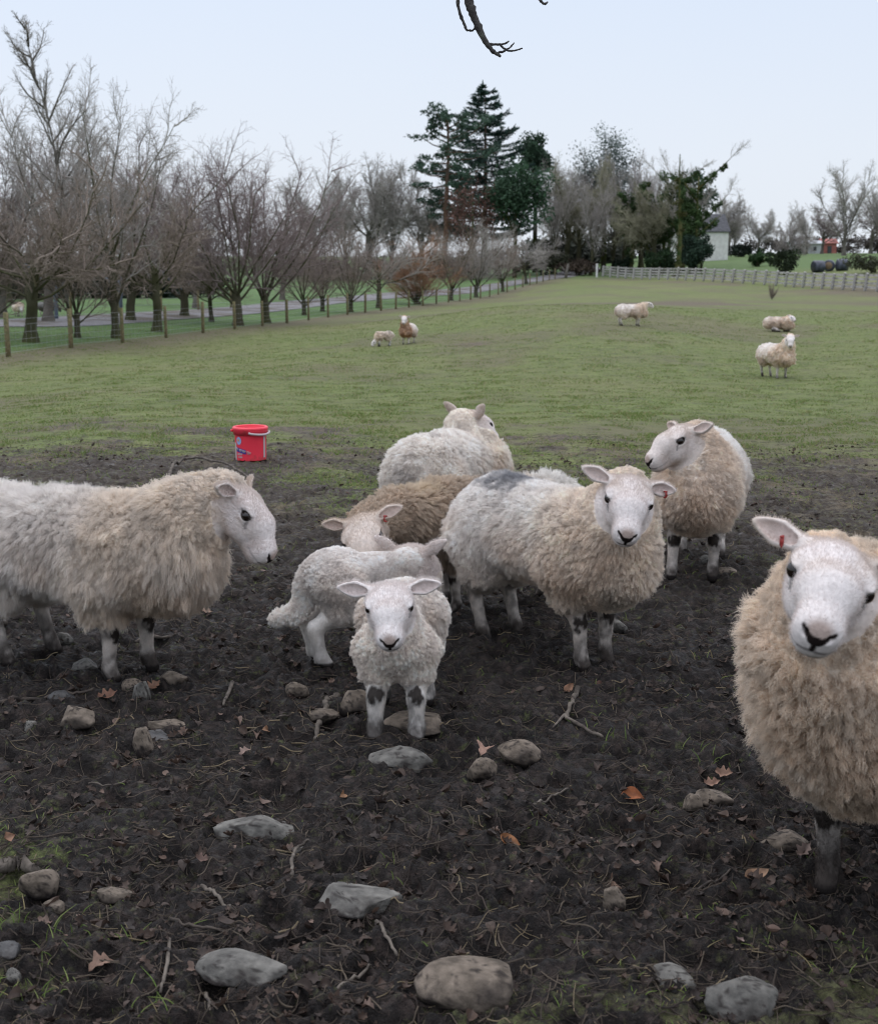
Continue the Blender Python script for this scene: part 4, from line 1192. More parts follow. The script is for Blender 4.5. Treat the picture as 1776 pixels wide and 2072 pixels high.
# leaf masses: many small faces in clumps
def leaf_cloud(centres, radii, per, size, g, squash=1.0, drop=0.0):
    """triangles spread through ellipsoidal clumps, denser towards the outside"""
    n = len(centres) * per
    ci = np.repeat(np.arange(len(centres)), per)
    dv = norm(g.normal(0, 1, (n, 3))); rad = g.random(n) ** .45
    P = centres[ci] + dv * rad[:, None] * radii[ci]
    a = norm(g.normal(0, 1, (n, 3)) * np.array([1, 1, squash])); b = norm(np.cross(a, g.normal(0, 1, (n, 3))))
    s = size * (.6 + .8 * g.random((n, 1)))
    a[:, 2] -= drop
    V = np.stack([P - b * s * .28, P + b * s * .28, P + a * s + b * s * .1, P + a * s * .8 - b * s * .22], 1).reshape(-1, 3)
    F = np.arange(n * 4).reshape(-1, 4)
    return V, F, ci
def leaf_col(ci, n_c, base, var, g):
    k = (1 - var + 2 * var * g.random(n_c))[ci][:, None] * (.8 + .4 * g.random((len(ci), 1)))
    return np.repeat(np.array(base) * k, 4, axis=0)
M_foliage = attr_mat('evergreen_foliage', .7, .25, .2)

def pine(px, d, h, label, base=(.055, .095, .066)):
    g = np.random.default_rng(px)
    p = at_depth(px, d); root = empty('pine_tree', p); tag(root, label, 'pine tree')
    b = MB(); z = np.linspace(0, h * .93, 12); wob = np.cumsum(g.normal(0, .10, (12, 2)), 0)
    tr = np.concatenate([wob, z[:, None]], 1); b.tube(tr, np.linspace(.42, .12, 12), 9)
    C = []; Rr = []
    for i in range(34):
        t = .38 + .60 * (i / 33) ** .8; s = t * 11; i0 = min(int(s), 10); q = tr[i0] + (tr[i0 + 1] - tr[i0]) * (s - i0)
        az = i * 2.4 + g.random() * .8; L = h * (.25 if .5 < t < .9 else .17) * (.6 + .6 * g.random())
        e_ = q + np.array([math.cos(az) * L, math.sin(az) * L, L * (.15 + .35 * (t > .8)) - L * .15 * (t < .6)])
        mid = (q + e_) / 2 + np.array([0, 0, -.3])
        b.tube([q, mid, e_], [.10, .07, .03], 5)
        for f in (.55, .8, 1.0):
            c = q + (e_ - q) * f + g.normal(0, .35, 3) + np.array([0, 0, .2]); C.append(c); Rr.append(np.array([1.25, 1.25, .5]) * (.55 + .5 * g.random()) * h / 22)
    b.build('trunk', [BARK['pine']], root)
    C, Rr = np.array(C), np.array(Rr)
    V, F, ci = leaf_cloud(C, Rr, 62, .32, g, 1.0)
    make_mesh('crown', V, F, M_foliage, root, False, leaf_col(ci, len(C), base, .35, g))
def fir(px, d, h, label, base=(.066, .115, .098), width=.21, dens=1.0, size=.42, z0=.20, name='fir_tree', droop=.25):
    g = np.random.default_rng(px + 5)
    p = at_depth(px, d); root = empty(name, p); tag(root, label, name.replace('_', ' '))
    b = MB(); b.tube([(0, 0, 0), (.1, 0, h * .5), (0, 0, h)], [.45, .28, .03], 9)
    Vs, Fs, Cs, off = [], [], [], 0; d0 = droop
    n = int(95 * dens)
    for i in range(n):
        t = min(.99, z0 + (1 - z0) * (i / n) + g.normal(0, .018)); az = i * 2.4 + g.random() * 2; droop = d0 + .16 * g.random()
        prof = min(1, (1 - t) * 1.55 / (1 - z0)) ** .85
        L = h * width * prof * (.72 + .5 * g.random()) + .35
        q = np.array([0, 0, t * h]); dirv = np.array([math.cos(az), math.sin(az), 0])
        m = 9; tt = np.linspace(.05, 1, m)
        pts = q + dirv * (L * tt)[:, None] + np.array([0, 0, 1.0]) * (L * (-droop * tt + (droop + .12) * tt ** 2.2))[:, None]
        b.tube(pts[[0, 4, 8]], [.06, .04, .015], 4)
        k = int(40 + 28 * L); f = g.random(k) ** .7
        side = np.cross(dirv, [0, 0, 1.0]); w = .34 * L * (1 - f) * .9 + .16
        idx = f * (m - 1); ii = np.minimum(idx.astype(int), m - 2); fr = (idx - ii)[:, None]
        c = pts[ii] * (1 - fr) + pts[ii + 1] * fr + side * ((g.random(k) * 2 - 1) * w)[:, None]
        c[:, 2] += g.normal(0, .10, k) - .08
        a = norm(dirv * .8 + side * ((g.random(k) - .5) * 1.6)[:, None] + np.array([0, 0, .1]) + g.normal(0, .25, (k, 3)))
        bb = norm(np.cross(a, g.normal(0, 1, (k, 3)) * .35 + np.array([0, 0, 1.0]))); s = size * (.6 + .8 * g.random((k, 1)))
        V = np.stack([c - bb * s * .2, c + bb * s * .2, c + a * s + bb * s * .05, c + a * s - bb * s * .08], 1).reshape(-1, 3)
        Vs.append(V); Fs.append(np.arange(k * 4).reshape(-1, 4) + off); off += k * 4
        col = np.array(base) * (.65 + .7 * g.random()) * (.8 + .4 * g.random((k, 1))); Cs.append(np.repeat(col, 4, 0))
    b.build('trunk', [BARK['pine']], root)
    make_mesh('crown', np.concatenate(Vs), np.concatenate(Fs), M_foliage, root, False, np.concatenate(Cs))
def leafy(px, d, h, w, label, base, name='tree', z0=.25, clumps=40, per=170, size=.34, trunk=True, seed=0, depth=None, cat=None, stems=1, group=None):
    """a broad evergreen or bush: clumps piled in a rough dome"""
    g = np.random.default_rng(px + seed)
    p = at_depth(px, d); root = empty(name, p); tag(root, label, cat or name.replace('_', ' '), group)
    dv = norm(g.normal(0, 1, (clumps, 3))); rr = g.random(clumps) ** .4
    C = dv * rr[:, None] * np.array([w * .40, (depth or w) * .40, h * (1 - z0) * .42]); C[:, 2] += h * (z0 + (1 - z0) * .5)
    Rr = (np.array([w, depth or w, h * (1 - z0)]) * .17)[None] * (.55 + .8 * g.random((clumps, 1)))
    V, F, ci = leaf_cloud(C, Rr, per, size, g)
    V[:, 2] = np.maximum(V[:, 2], .02)
    b = MB()
    for s in range(stems):
        x0, y0 = (g.random(2) - .5) * w * (.3 if stems > 1 else .02)
        b.tube([(x0, y0, -.1), (x0 * .6, y0 * .5, h * .4), (x0 * .3 + g.normal(0, .1), 0, h * .8)], [max(.06, h * .02), h * .015, .03], 8)
        for k in range(6):
            c = C[g.integers(clumps)]; b.tube([(x0 * .7, y0 * .7, h * z0 * .9), c], [h * .009, .02], 5)
    b.build('trunk', [BARK['mossy']], root)
    make_mesh('crown', V, F, M_foliage, root, False, leaf_col(ci, clumps, base, .4, g))
    return root
pine(893, 175, 21.3, 'tall scots pine with a bare trunk and flat dark boughs')
fir(978, 186, 25.2, 'dark pointed fir rising highest on the skyline', width=.30, dens=1.35, size=.5, droop=.10)
leafy(1078, 192, 19.0, 6.5, 'small topped dark pine right of the pointed fir', (.060, .105, .066), 'pine_tree', .70, 26, 150, .38)
leafy(1040, 168, 14.6, 9.5, 'dense dark evergreen below the fir', (.042, .082, .046), 'evergreen_tree', .36, 46, 170, .34)
leafy(955, 166, 13.0, 8.5, 'copper leaved tree below the fir still holding dead leaves', (.115, .062, .050), 'beech_tree', .30, 46, 60, .26)
leafy(1216, 192, 20.0, 11.0, 'feathery grey green conifer above the gateway', (.125, .155, .14), 'conifer', .42, 60, 120, .24)
leafy(1398, 190, 13.0, 7.0, 'dark pine crown behind the ivied trees', (.060, .095, .066), 'pine_tree', .50, 26, 80, .36)
leafy(1300, 198, 9.0, 9.0, 'low dark conifer behind the twisting mossy tree', (.026, .045, .026), 'conifer', .30, 30, 140, .38)
leafy(1402, 164, 5.0, 4.6, 'dark glossy laurel bush at the foot of the ivied trees', (.030, .055, .036), 'bush', .03, 40, 190, .26, stems=3)
leafy(1330, 168, 3.4, 5.0, 'low green bush behind the start of the rail fence', (.022, .045, .018), 'bush', .03, 24, 130, .24, stems=3)
leafy(1255, 176, 2.6, 3.2, 'small dark bush beside the gateway lane', (.020, .035, .020), 'bush', .03, 16, 120, .22, stems=3)
leafy(1487, 228, 2.4, 4.6, 'clipped dark bush on the far grass right of the house', (.018, .028, .020), 'bush', .03, 22, 140, .26, stems=2)
leafy(1524, 176, 2.3, 3.6, 'bright green bush on the far grass', (.030, .062, .022), 'bush', .03, 20, 130, .24, stems=3)
leafy(1574, 149, 3.0, 4.4, 'ragged holly bush around the ivied tree behind the rail fence', (.030, .045, .022), 'bush', .05, 22, 90, .24, stems=4)
leafy(1752, 140, 2.0, 7.0, 'scrubby bush at the right border beyond the rail fence', (.050, .055, .030), 'bush', .05, 22, 70, .22, stems=4)
leafy(1170, 172, 2.2, 6.5, 'heap of brushwood and brambles left of the gateway', (.070, .052, .038), 'bush', .02, 24, 90, .26, stems=3)
leafy(1095, 176, 4.5, 8.0, 'tangled undergrowth below the bare trees left of the gateway', (.055, .060, .036), 'bush', .02, 34, 110, .28, stems=3)

def ivied(px, d, h, label, dead=False, lean=0.0):
    g = np.random.default_rng(px)
    p = at_depth(px, d); root = empty('ivied_tree' if not dead else 'dead_tree', p); tag(root, label, 'tree')
    b = MB(); C = []
    tr = np.array([(lean * h * t + .15 * math.sin(5 * t), 0, h * t) for t in np.linspace(0, 1, 9)])
    b.tube(tr, np.linspace(.34, .05, 9), 9)
    C += [tr[int(i)] + g.normal(0, .3, 3) for i in np.linspace(0, 7, 20)]
    if not dead:
        for i in range(7):
            q = tr[3 + i % 5]; az = [0, .3, 3.0, 3.3, .1, 2.8, 1.5][i]; L = h * (.22 + .2 * g.random())
            e_ = q + np.array([math.cos(az) * L * .8, math.sin(az) * L * .5, L * .75])
            b.tube([q, (q + e_) / 2 + g.normal(0, .2, 3), e_], [.16, .11, .04], 6)
            C += [q + (e_ - q) * f + g.normal(0, .22, 3) for f in np.linspace(.05, .8, 7)]
            lv = grow([dict(len=L * .5, r=.05, m=6, gn=.15, tip=.3), dict(n=12, t0=.05, a0=20, a1=60, ratio=.7, rr=.5, rmin=.012, m=5, gn=.2, tip=.5), dict(n=9, t0=.1, a0=20, a1=60, ratio=.5, rr=.6, rmin=.011, m=4, gn=.2, tip=.6)],
                      i + px, (e_[None], norm(e_ - q)[None], np.array([L * .55]), np.array([.05])))
            for (P, R), k in zip(lv, (4, 3, 3)):
                V, F = tubes(P, R, k); b.add(V, F, 1)
    b.build('trunk', [BARK['ivy'], TWIG['grey']], root)
    C = np.array(C); Rr = np.full((len(C), 3), .46 if not dead else .30) * (.6 + .8 * g.random((len(C), 1)))
    V, F, ci = leaf_cloud(C, Rr, 120 if not dead else 50, .22, g)
    make_mesh('ivy', V, F, M_foliage, root, False, leaf_col(ci, len(C), (.055, .095, .034) if not dead else (.075, .08, .025), .4, g))
ivied(1392, 165, 11.5, 'tree wrapped in bright ivy with a fan of bare twigs', lean=.05)
ivied(1372, 170, 12.0, 'ivy clad tree left of the brightest ivied one', lean=-.02)
ivied(1268, 176, 11.0, 'ivied bare tree leaning over the gateway lane', lean=.04)
ivied(1335, 174, 10.5, 'ivied tree with crooked limbs right of the gateway lane', lean=-.06)
ivied(1363, 160, 14.0, 'bare dead pole with mossy ivy, topped with a spike', dead=True)

def hedge(x0, x1, d0, d1, h, w, label, base, n=50, per=160):
    g = np.random.default_rng(abs(int(x0)) + 7)
    a = at_depth(x0, d0); b_ = at_depth(x1, d1); root = empty('hedge', a); tag(root, label, 'hedge')
    t = g.random(n); q = (b_ - a)[None] * t[:, None]
    zz = ground_base(q[:, 0] + a[0], q[:, 1] + a[1]) - a[2]
    C = np.stack([q[:, 0] + g.normal(0, w * .2, n), q[:, 1] + g.normal(0, w * .2, n), zz + h * (.1 + .75 * g.random(n))], 1)
    Rr = np.full((n, 3), h * .30) * (.6 + .6 * g.random((n, 1))) * np.array([1.6, 1.4, 1])
    V, F, ci = leaf_cloud(C, Rr, per, h * .11, g)
    make_mesh('foliage', V, F, M_foliage, root, False, leaf_col(ci, n, base, .35, g))
hedge(-120, 430, 92, 112, 3.2, 2.5, 'long dark green hedge behind the trees beyond the road', (.020, .036, .022), 110, 200)
hedge(1500, 1900, 262, 250, 3.2, 3, 'brown winter hedge along the skyline behind the sheds', (.10, .085, .075), 90, 110)
hedge(1060, 1350, 215, 232, 5.0, 4, 'dark wood edge behind the gateway trees', (.07, .075, .06), 90, 110)
hedge(560, 1060, 172, 190, 3.4, 3, 'brown scrub hedge behind the lane', (.10, .085, .075), 90, 110)

# ------------------------------------------------------------------ road, fences, buildings, bales
M_road = noise_mat('tarmac', (.15, .145, .15), (.24, .23, .235), 6, .85, 6, .3, 40, .3, c3=(.10, .085, .065), c3scale=.35, c3lo=.5, c3hi=.62)
def ribbon(line, width, step=1.0, lift=.03):
    pts = []
    for a, b in zip(line[:-1], line[1:]):
        n = max(2, int(np.hypot(*(b - a)) / step)); pts += [a + (b - a) * t for t in np.linspace(0, 1, n, endpoint=False)]
    pts.append(line[-1]); pts = np.array(pts, float)
    for _ in range(12): pts[1:-1] = .5 * pts[1:-1] + .25 * (pts[:-2] + pts[2:])
    T_ = norm(np.gradient(pts, axis=0)); N_ = np.stack([-T_[:, 1], T_[:, 0]], 1)
    k = 7; s = np.linspace(-.5, .5, k) * width
    XY = pts[:, None] + N_[:, None] * s[None, :, None]
    Z = ground_z(XY[:, :, 0].ravel(), XY[:, :, 1].ravel()).reshape(len(pts), k) + lift + .03 * (1 - (2 * s / width) ** 2)
    V = np.concatenate([XY, Z[:, :, None]], 2).reshape(-1, 3); i = np.arange(len(pts) - 1)[:, None]; j = np.arange(k - 1)[None]
    F = np.stack([i * k + j, i * k + j + 1, (i + 1) * k + j + 1, (i + 1) * k + j], -1).reshape(-1, 4)
    return V, F[:, ::-1]
V, F = ribbon(ROAD_LINE.astype(float), 4.6)
tag(make_mesh('road', V, F, M_road), kind='structure')

M_post = noise_mat('treated_post', (.13, .105, .055), (.24, .20, .11), 14, .9, 5, .4, 30, c3=(.10, .115, .05), c3scale=5)
M_wire = plain('galvanised_wire', (.30, .31, .32), .45, .5)
M_rail = noise_mat('weathered_rail', (.33, .32, .31), (.52, .50, .48), 10, .9, 6, .4, 40, c3=(.13, .135, .09), c3scale=1.5)
def along(line, step, start=0.0):
    seg = np.hypot(*(line[1:] - line[:-1]).T); cum = np.concatenate([[0], np.cumsum(seg)]); s = np.arange(start, cum[-1], step)
    return np.stack([np.interp(s, cum, line[:, 0]), np.interp(s, cum, line[:, 1])], 1)
def wire_fence():
    g = np.random.default_rng(4)
    q = along(WIRE_LINE, 4.1, 1.85); z = ground_z(q[:, 0], q[:, 1])
    root = empty('wire_fence', (q[0][0], q[0][1], z[0])); tag(root, 'stock wire fence on round wooden posts along the left of the pasture', 'fence')
    o = np.array([q[0][0], q[0][1], z[0]])
    P = np.concatenate([q, z[:, None]], 1) - o
    for i, p in enumerate(P):
        b = MB(); h = 1.12 + .12 * g.random(); r = .055 + .02 * g.random(); lx, ly = g.normal(0, .025, 2)
        b.tube([(0, 0, -.3), (lx * .5, ly * .5, h * .5), (lx, ly, h), (lx, ly, h + .015)], [r, r, r * .97, r * .7], 9)
        po = b.build('post', [M_post], root); po.location = p
    b = MB()
    for h in (.12, .28, .46, .66, .88, 1.04):
        for a, c in zip(P[:-1], P[1:]):
            m = (a + c) / 2 + np.array([0, 0, -.01]); b.tube([a + (0, 0, h), m + (0, 0, h), c + (0, 0, h)], [.0035] * 3, 4, False)
    for a, c in zip(P[:9], P[1:10]):
        for t in np.arange(.04, 1, .08):
            p = a + (c - a) * t; b.tube([p + (0, 0, .1), p + (0, 0, .88)], [.0025, .0025], 3, False)
    b.build('wire_mesh', [M_wire], root)
wire_fence()
def rail_fence():
    g = np.random.default_rng(6)
    q = along(RAIL_LINE, 2.3); z = ground_z(q[:, 0], q[:, 1])
    o = np.array([q[0][0], q[0][1], z[0]]); root = empty('rail_fence', o); tag(root, 'weathered grey post and rail fence leaning along the far side of the pasture', 'fence')
    P = np.concatenate([q, z[:, None]], 1) - o
    dirs = norm(np.gradient(P, axis=0)); tops = []
    for i, p in enumerate(P):
        b = MB(); h = 1.28 + .1 * g.random(); ln = dirs[i] * (.36 + .12 * g.random()) * np.array([1, 1, 0])
        if i > 8: pass
        else: ln = ln * .3
        d2 = dirs[i]; yaw = math.atan2(d2[1], d2[0])
        ax = np.stack([d2, np.cross([0, 0, 1.0], d2), [0, 0, 1.0]], 1)
        tops.append(ln / h)
        b.tube([p * 0 + (0, 0, -.3), ln * .5 + (0, 0, h * .5), ln + (0, 0, h)], [.13, .125, .12], 4)
        po = b.build('post', [M_rail], root, False); po.location = p
    b = MB()
    for h in (.30, .60, .90, 1.20):
        for i in range(len(P) - 1):
            a, c = P[i] + tops[i] * h + (0, 0, h), P[i + 1] + tops[i + 1] * h + (0, 0, h + g.normal(0, .02))
            d = norm(c - a); side = norm(np.cross(d, [0, 0, 1.0])); L = np.linalg.norm(c - a)
            R = np.stack([d, side, np.cross(side, d) * -1], 1)
            b.box((a + c) / 2 - side * .11, (L * .99, .05, .17), R)
    b.build('rails', [M_rail], root, False)
rail_fence()

M_white = noise_mat('white_render', (.62, .60, .58), (.74, .73, .71), 2, .9, 5)
M_slate = noise_mat('slate', (.05, .052, .058), (.10, .10, .11), 3, .7, 4)
M_glass = plain('window_dark', (.03, .035, .04), .15, .6)
M_greysheet = noise_mat('grey_sheeting', (.42, .44, .46), (.55, .57, .60), 2, .6, 4)
M_redsheet = noise_mat('red_sheeting', (.30, .10, .085), (.40, .15, .125), 2, .6, 4)
def building(name, px, d, w, dp, h, roof, mats, label, cat, yaw=.1, windows=()):
    p = at_depth(px, d); root = empty(name, p, yaw); tag(root, label, cat)
    b = MB(); b.box((0, dp / 2, h / 2 - .3), (w, dp, h + .6))
    V = np.array([(-w / 2, 0, h), (-w / 2, dp, h), (-w / 2, dp / 2, h + roof), (w / 2, 0, h), (w / 2, dp, h), (w / 2, dp / 2, h + roof)])
    b.add(V + (0, 0, -.002), [np.array([[0, 2, 1], [3, 4, 5]])])
    b.build('wall', [mats[0]], root, False)
    r = MB(); o = .25
    sl = roof / (dp / 2)
    for s in (-1, 1):
        y0 = dp / 2 + s * (dp / 2 + o); z0 = h - o * sl
        r.add(np.array([(-w / 2 - o, y0, z0 + .06), (w / 2 + o, y0, z0 + .06), (w / 2 + o, dp / 2, h + roof + .06), (-w / 2 - o, dp / 2, h + roof + .06),
                        (-w / 2 - o, y0, z0 + .2), (w / 2 + o, y0, z0 + .2), (w / 2 + o, dp / 2, h + roof + .2), (-w / 2 - o, dp / 2, h + roof + .2)]),
              np.array([[0, 1, 2, 3], [4, 5, 6, 7], [0, 1, 5, 4], [0, 3, 7, 4], [1, 2, 6, 5]]))
    r.build('roof', [mats[1]], root, False)
    for (wx, wz, ww, wh) in windows:
        q = MB(); q.box((wx, -.02, wz), (ww, .06, wh)); q.build('window', [M_glass], root, False)
    return root
building('house', 1405, 212, 9.0, 7.0, 4.6, 2.6, (M_white, M_slate), 'white rendered farmhouse half hidden behind the ivied trees', 'house', .05)
building('shed', 1621, 246, 5.2, 4.0, 1.7, .5, (M_greysheet, M_greysheet), 'pale grey sheet metal shed on the far skyline', 'shed', .05, ((1.2, .9, .6, .7),))
building('shed', 1663, 250, 2.6, 3.0, 1.8, .7, (M_redsheet, M_redsheet), 'small red shed on the far skyline', 'shed', .0, ((0, .7, .8, 1.3),))
M_wrap = noise_mat('black_bale_wrap', (.022, .027, .042), (.07, .08, .115), 3, .35, 5, .6, 7, .6, bdist=.05)
M_hay = noise_mat('bale_end_hay', (.18, .13, .08), (.30, .22, .14), 12, .9, 5)
def bale(px, d, r, yaw, label, torn=False):
    p = at_depth(px, d); root = empty('silage_bale', p, yaw); tag(root, label, 'bale', 'wrapped bales beyond the rail fence')
    g = np.random.default_rng(px); b = MB(); k = 40
    prof = [(.01, -.62), (r * .80, -.62), (r * .94, -.58), (r, -.48), (r * 1.01, 0), (r, .48), (r * .94, .58), (r * .80, .62), (.01, .62)]
    V0 = MB().lathe(prof, k).V[0]
    V0 = V0 * (1 + .035 * (fbm3(V0 + px, 3.0, 3, 4) - .5)[:, None] * 2)
    V = np.stack([V0[:, 2], V0[:, 0], V0[:, 1] + r * .97], 1); V[:, 2] = np.maximum(V[:, 2], -.02)
    b.add(V, MB().lathe(prof, k).F[0]); b.build('wrap', [M_wrap], root)
    if torn:
        e_ = MB(); e_.lathe([(.01, 0), (r * .62, .0), (r * .66, -.05)], 24); o = e_.build('exposed_hay', [M_hay], root)
        o.rotation_euler = (0, -math.pi / 2, 0); o.location = (-.635, 0, r * .97)
bale(1642, 150, .66, .2, 'smooth black wrapped bale at the left of three beyond the rail fence')
bale(1664, 151, .64, 1.2, 'torn black bale showing brown hay between two other bales', True)
bale(1690, 150, .66, .0, 'black wrapped bale at the right of three beyond the rail fence')

# Y shaped steel posts beyond the road, fence line there, gateway details
M_steel = plain('blue_grey_steel', (.15, .19, .24), .55, .5)
for i, (px, d, lab) in enumerate([(122, 60, 'blue grey forked steel post left of three beyond the road'), (252, 66, 'blue grey forked steel post behind the broad trunk'), (376, 74, 'blue grey forked steel post beside the far pollard')]):
    p = at_depth(px, d); b = MB(); b.tube([(0, 0, -.2), (0, 0, 2.1)], [.09, .09], 8); b.tube([(0, 0, 1.2), (-1.3, 0, 2.5)], [.06, .06], 6); b.tube([(0, 0, 1.2), (1.3, 0, 2.5)], [.06, .06], 6)
    o = b.build('steel_post', [M_steel]); o.location = p; tag(o, lab, 'steel post', 'forked steel posts beyond the road')
q = along(np.array([(-26.0, 60), (-18.0, 66), (-12.0, 90)]), 5.0)
root = empty('paddock_fence', (q[0][0], q[0][1], float(ground_base(q[:1, 0], q[:1, 1])[0]))); tag(root, 'low post fence along the paddock across the road', 'fence')
for i, (x, y) in enumerate(q):
    b = MB(); b.tube([(0, 0, -.3), (0, 0, 1.2)], [.07, .065], 8); o = b.build('post', [M_post], root); o.location = (x - q[0][0], y - q[0][1], float(ground_base(np.array([x]), np.array([y]))[0]) - root.location.z)
b = MB()
for h in (.4, .75, 1.05):
    for a, c in zip(q[:-1], q[1:]):
        za, zc = ground_base(np.array([a[0], c[0]]), np.array([a[1], c[1]])) - root.location.z
        b.tube([(a[0] - q[0][0], a[1] - q[0][1], za + h), (c[0] - q[0][0], c[1] - q[0][1], zc + h)], [.006, .006], 4, False)
b.build('wire', [M_wire], root)
p = at_depth(1202, 166); b = MB(); b.box((0, 0, .8), (.24, .10, 1.6)); b.box((0, 0, 1.62), (.20, .08, .05)); o = b.build('gate_post', [M_white], smooth_shade=False); o.location = p; tag(o, 'white painted gate post at the lane entrance', 'gate post')
p = at_depth(1140, 161); b = MB(); b.tube([(0, 0, -.3), (.12, 0, .8), (.3, 0, 1.7)], [.22, .17, .14], 9); b.tube([(.1, .1, .6), (-.5, .2, 1.4)], [.10, .07], 7); o = b.build('tree_stump', [BARK['grey']]); o.location = p; tag(o, 'leaning pale stump at the corner of the pasture', 'stump')
# bare sapling in front of the rail fence
place_tree('shrub', 0, 1553, 92, 1.5, 'thin bare sapling in front of the rail fence', 'grey', 'brown', group=None, sx=.5)

# ------------------------------------------------------------------ the bough hanging into the top of the picture
def bough():
    M = noise_mat('wet_twig_bark', (.018, .015, .015), (.055, .05, .045), 60, .7, 5, .5, 120, .4, c3=(.12, .13, .10), c3scale=14, c3lo=.6, c3hi=.75)
    zc = 4.4
    o = W(948, -120, zc); root = empty('hanging_branch', o); tag(root, 'dark bare branch tip hanging from above into the sky', 'branch')
    def pl(pts, r0, r1, dz=0.0):
        g = np.random.default_rng(len(pts) + int(pts[0][0]))
        P = np.array([W(x, y, zc + dz * i / len(pts)) - o for i, (x, y) in enumerate(pts)])
        t = np.linspace(0, len(P) - 1, (len(P) - 1) * 6 + 1); Q = np.stack([np.interp(t, np.arange(len(P)), P[:, k]) for k in range(3)], 1)
        for _ in range(3): Q[1:-1] = .5 * Q[1:-1] + .25 * (Q[:-2] + Q[2:])
        Q += g.normal(0, .0005, Q.shape); R = np.linspace(r0, r1, len(Q)) * (1 + .22 * (g.random(len(Q)) - .5))
        R[::7] *= 1.25
        return Q, R
    b = MB()
    b.tube(*pl([(880, -700), (905, -400), (935, -80), (948, 0), (958, 32), (972, 64), (984, 88), (998, 104), (1013, 114)], .022, .0042, .0), 8)
    b.build('limb', [M], root)
    for pts, r0, r1 in ([(938, -60), (925, 0), (930, 28), (940, 50), (943, 60), (955, 62), (960, 57)], .0065, .003), ([(952, 12), (950, 22), (957, 38), (964, 36)], .004, .0022), ([(986, 88), (1005, 90), (1022, 88), (1030, 82)], .005, .0025), ([(1003, 107), (1018, 104), (1032, 95), (1040, 86)], .0045, .002), ([(1012, 90), (1020, 98), (1030, 103), (1045, 101), (1057, 97)], .0042, .0024), ([(1070, -60), (1080, -25), (1091, -2), (1101, 9), (1108, 3)], .006, .003):
        b = MB(); b.tube(*pl(pts, r0, r1), 6); b.build('twig', [M], root)
bough()
# ------------------------------------------------------------------ stones, fallen leaves, sticks, bucket
M_stone = [noise_mat('stone_grey', (.070, .066, .060), (.20, .19, .17), 22, .8, 9, .9, 70, .35, c3=(.040, .036, .032), c3scale=9, c3lo=.52, c3hi=.68, bdist=.006),
           noise_mat('stone_tan', (.085, .068, .052), (.235, .19, .15), 22, .85, 9, .9, 70, .3, c3=(.045, .036, .030), c3scale=9, c3lo=.52, c3hi=.68, bdist=.006),
           noise_mat('stone_dark', (.030, .030, .032), (.095, .092, .09), 22, .6, 9, .8, 70, .4, c3=(.03, .026, .024), c3scale=9, bdist=.006)]
for _m in M_stone:                                                     # mud splashed on by hooves, thickest at the foot of each stone
    _nt = _m.node_tree; _b = _nt.nodes['Principled BSDF']; _src = _b.inputs['Base Color'].links[0].from_socket
    _at = _nt.nodes.new('ShaderNodeAttribute'); _at.attribute_name = 'col'; _mx = _nt.nodes.new('ShaderNodeMixRGB'); _mx.inputs['Color2'].default_value = (.018, .0135, .012, 1)
    _sp = _nt.nodes.new('ShaderNodeSeparateColor'); _nt.links.new(_at.outputs['Color'], _sp.inputs[0]); _nt.links.new(_sp.outputs[0], _mx.inputs['Fac'])
    _nt.links.new(_src, _mx.inputs['Color1']); _nt.links.new(_mx.outputs[0], _b.inputs['Base Color'])
def stone(px, py, w, h, mi, label, ang=0.5, rot=None):
    g = np.random.default_rng(px * 7 + py)
    p = G(px, py + h * .20)
    zc = (p - CAMP) @ FWD
    rx = w / FPX * zc * .5; vis = h / FPX * zc
    ry = rx * (.62 + .25 * g.random()); sinp = min(.5, CAM_H / zc)
    rz = max(rx * .30, (vis - 2 * ry * sinp) * .62 + .010)
    n, m = 56, 30
    th = np.linspace(0, math.pi, m)[:, None]; ph = (np.arange(n) * 2 * math.pi / n)[None]
    U = np.stack([np.sin(th) * np.cos(ph), np.sin(th) * np.sin(ph), np.cos(th) * np.ones_like(ph)], -1).reshape(-1, 3)
    V = U.copy(); V = V * (1 + .30 * (fbm3(U + g.random(3) * 9, 1.3, 2, px) - .5)[:, None])
    for _ in range(int(6 + 9 * ang)):
        nn = norm(g.normal(0, 1, 3)); off = .70 + .2 * g.random() - .16 * ang
        e_ = V @ nn - off; V = V - np.clip(e_, 0, None)[:, None] * nn * (.75 + .25 * ang)
    V = V * (1 + .10 * (fbm3(U * 1.0 + px, 4, 5, py) - .5)[:, None])
    V = V * np.array([rx, ry, rz]) * 1.08
    a = g.random() * .5 - .25 if rot is None else rot
    i = np.arange(m - 1)[:, None] * n; j = np.arange(n)[None]; j2 = (j + 1) % n
    F = np.stack([i + j, i + n + j, i + n + j2, i + j2], -1).reshape(-1, 4)
    mm = smooth(.15, -.45, V[:, 2] / rz + 1.5 * (fbm3(U + px * .1, 3.0, 4, py) - .5)); mm = np.maximum(mm, .8 * smooth(.60, .68, fbm3(U + px, 5, 3, 3)))
    o = make_mesh('stone', V, F, M_stone[mi], col=np.stack([mm] * 3, 1)); o.location = p + np.array([0, 0, rz * .50]); o.rotation_euler = (g.normal(0, .08), g.normal(0, .08), a)
    tag(o, label, 'stone', 'stones half sunk in the mud')
